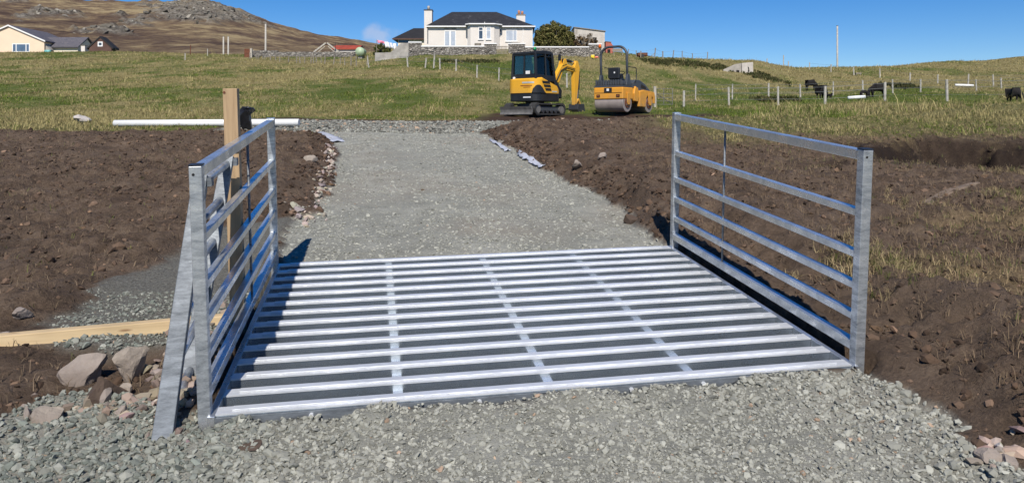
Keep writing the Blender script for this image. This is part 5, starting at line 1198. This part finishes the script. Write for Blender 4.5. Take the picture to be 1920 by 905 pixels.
MB().box((-1.6,-.45,12.4*s2),(L2+.3,-.352,13.6*s2)).build('gutter', M['dark_steel'], wg); MB().box((1.2,-.03,.1),(1.5,-.003,1.0)).build('door', M['white_paint'], wg)
wl_ = thing('grey_porch', 'grey porch between the peach house and the wing', 'porch', at(82.5, 102, 150.5)); MB().prism([(0,-2),(1.3,-2),(1.3,.9),(.9,1.3),(0,2.5)], 'y', 0, 1).build('wall', M['grey_harl'], wl_)
tk = thing('garden_tank', 'small teal tank by the corner of the peach house', 'tank', at(90, 98.5, 147)); MB().tube([(-.55,0,.15),(.5,0,.15)], .33, 14).build('barrel', M['teal_plastic'], tk, True)
ht_ = thing('white_hut', 'tiny white hut between the wing and the brown gable', 'hut', at(155.5, 95, 150)); MB().box((-.38,0,-2),(.38,.8,.95)).build('wall', M['harl_white'], ht_); MB().box((-.45,-.08,.952),(.45,.9,1.03)).build('roof', M['wood_grey'], ht_)
bg_ = thing('brown_garage', 'brown boarded gable with a small white window', 'shed', at(188, 95, 148)); s3 = 148/F
MB().prism([(-21*s3,-2),(21*s3,-2),(21*s3,4*s3),(0,24*s3),(-21*s3,4*s3)], 'y', 0, 2).build('wall', M['brown_board'], bg_)
MB().prism([(-25*s3,.2),(0,24.2*s3),(25*s3,.2),(25*s3,.55),(0,27*s3),(-25*s3,.55)], 'y', -.12, 2.1).build('roof', M['slate_new'], bg_)
window(bg_, -4.6*s3, 4.6*s3, 7.5*s3, 16.5*s3, 0, (), 'pane', False, .2)
# sheds near the centre left
rd_ = thing('red_roofed_shed', 'shed with a rusty red iron roof in front of the hill', 'shed', at(626, 100, 128)); s4 = 128/F
MB().box((0,0,-2),(47*s4,5,8.5*s4)).build('wall', M['harl_white'], rd_); MB().prism([(-.3,8.5*s4),(2.5,17.5*s4),(5.3,8.5*s4),(5.3,8.5*s4-.15),(-.3,8.5*s4-.15)], 'x', -.3, 47.5*s4).build('roof', M['red_iron'], rd_)
gs = thing('ruined_gable', 'roofless pale gable of a ruined shed behind the grey wall', 'ruin', at(611.5, 101, 122)); s5 = 122/F
MB().prism([(-22*s5,-2),(22*s5,-2),(22*s5,3.5*s5),(-22*s5,3.5*s5)], 'y', 0, .5).build('wall', M['concrete_pale'], gs)
for s_ in (-1,1):
    MB().bar((s_*24*s5,.2,3.2*s5),(s_*.10,.2,20.5*s5), .18, .22).build('rafter', M['wood_white'], gs); MB().bar((s_*15*s5,.22,4*s5),(s_*3*s5,.22,14*s5), .12, .12).build('strut', M['wood_old'], gs)
MB().tube([(18*s5,-.3,-1),(18*s5,-.3,20*s5)], .05, 6).build('flue', M['dark_steel'], gs)
wall_run('field_wall', 'long dark grey drystone wall behind the crowded old fence', [(470,520,95,110),(520,665,97.5,112)], 104, False, .6)
pn = thing('rusty_panel', 'rusty metal panel standing at the left end of the grey wall', 'panel', at(458, 105, 103)); MB().box((0,0,-1),(.75,.08,.95)).build('sheet', M['rust'], pn); MB().box((.77,-.04,-1),(1.05,.2,1.0)).build('post', M['wood_old'], pn)
ot = thing('oil_tank', 'pale green oil tank on a block stand', 'tank', at(674.5, 108, 96)); rr_ = 8.3/F*96
MB().tube([(0,-.02,.75),(0,.05,.75),(0,1.5,.75),(0,1.56,.75)], rr_, 20).build('barrel', M['tank_green'], ot, True)
for y_ in (.2,1.1): MB().box((-.25,y_,-1),(.25,y_+.2,.20)).build('stand', M['concrete'], ot)
# hedge and shrub beside the bungalow
def bush(name, label, px0, px1, top, base, d, n, cols, leaf, stems):
    cx = (px0+px1)/2; p = at(cx, base, d); w = (px1-px0)/F*d/2; h = (base-top)/F*d; t = thing(name, label, 'shrub', p)
    sm = MB()
    for k in range(stems):
        a_ = rng.uniform(0, 6.28); r_ = rng.uniform(.2,.85); ex_, ey_ = w*r_*math.cos(a_), w*.7*r_*math.sin(a_)
        sm.tube([(ex_*.3,ey_*.3,-.6),(ex_*.7,ey_*.7,h*.4),(ex_,ey_,h*rng.uniform(.6,.92))], .06, 5, r2=.02)
    sm.build('stems', M['wood_grey'], t)
    nc = n//60; ca = rng.uniform(0,6.28,nc); cr_ = np.sqrt(rng.random(nc))*.95; cz_ = rng.uniform(.05,1,nc)
    cap = np.sqrt(np.clip(1-(cr_*.95)**2.6, 0, 1)); C = np.stack([w*cr_*np.cos(ca), w*.72*cr_*np.sin(ca), h*cz_*cap*(.86+.2*rng.random(nc))], 1); rad_ = rng.uniform(.3,.55,nc)*w*.27
    k = rng.integers(0, nc, n); dv = rng.normal(size=(n,3)); dv /= np.linalg.norm(dv,axis=1)[:,None]; Q = C[k] + dv*(rad_[k]*rng.random(n)**.4)[:,None]; Q[:,2] = np.maximum(Q[:,2], -.3)
    a1 = rng.normal(size=(n,3)); a1 /= np.linalg.norm(a1,axis=1)[:,None]; a2 = np.cross(a1, rng.normal(size=(n,3))); a2 /= np.linalg.norm(a2,axis=1)[:,None]; lf = leaf*rng.uniform(.6,1.3,n)[:,None]
    V = np.stack([Q-a1*lf, Q+a2*lf*.45, Q+a1*lf, Q-a2*lf*.45], 1).reshape(-1,3); Fc = np.arange(n*4).reshape(-1,4)
    shade = rng.lognormal(0,.25,nc)[k]; cc = np.array(cols)[rng.integers(0,len(cols),n)]*shade[:,None]
    o = np_mesh('foliage', V, Fc, M['blades'], 4, False, dict(tint=np.repeat(cc,4,0))); o.parent = t; o['kind'] = 'stuff'
bush('evergreen_hedge', 'large dark olive evergreen bush right of the bungalow', 1001, 1079, 43, 92, 97, 30000, [(.115,.112,.034),(.080,.085,.025),(.17,.145,.055)], .15, 26)
bush('bare_shrub', 'bare brown twiggy shrub in front of the outbuilding', 1074, 1120, 60, 92, 96, 3000, [(.16,.11,.06),(.12,.085,.05)], .13, 60)
bush('low_shrub', 'small dark green shrub behind the washing', 700, 733, 80, 104, 101, 3500, [(.06,.075,.022),(.09,.10,.03)], .14, 10)
# dark clumps of nettles and rubble on the slopes
def clump(label, px, py, wp, hp, d, seed, n=900, cols=((.035,.045,.014),(.06,.065,.02),(.09,.08,.035))):
    r = np.random.default_rng(seed); w = wp/F*d/2; x = (px-PX)/F*d; xx = x + r.uniform(-w, w, n); yy = d + r.normal(0, 2.2*hp/12, n); z = base_z(xx, yy)
    keep = fbm(xx*1.1, yy*.8, seed, 3) > -.15; xx, yy, z = xx[keep], yy[keep], z[keep]
    o = blades('nettle_patch', xx, yy, z, np.full(len(xx), .34), np.full(len(xx), .10), np.full(len(xx), .6), np.array(cols)[r.integers(0,len(cols),len(xx))], 5, M['blades'])
    tag(o, label, 'plants', kind='stuff')
clump('dark weeds on the bank left of the concrete ruin', 1285, 125, 150, 12, 88, 201, 1200); clump('dark weeds beside the concrete ruin', 1432, 146, 45, 12, 78, 202, 500)
clump('dark weeds under the garden wall', 880, 116, 110, 8, 80, 203, 700); clump('dark weeds behind the second fence', 1455, 187, 60, 5, 52, 204, 400); clump('dark weeds along the far strip', 1690, 161, 60, 4, 70, 205, 300)
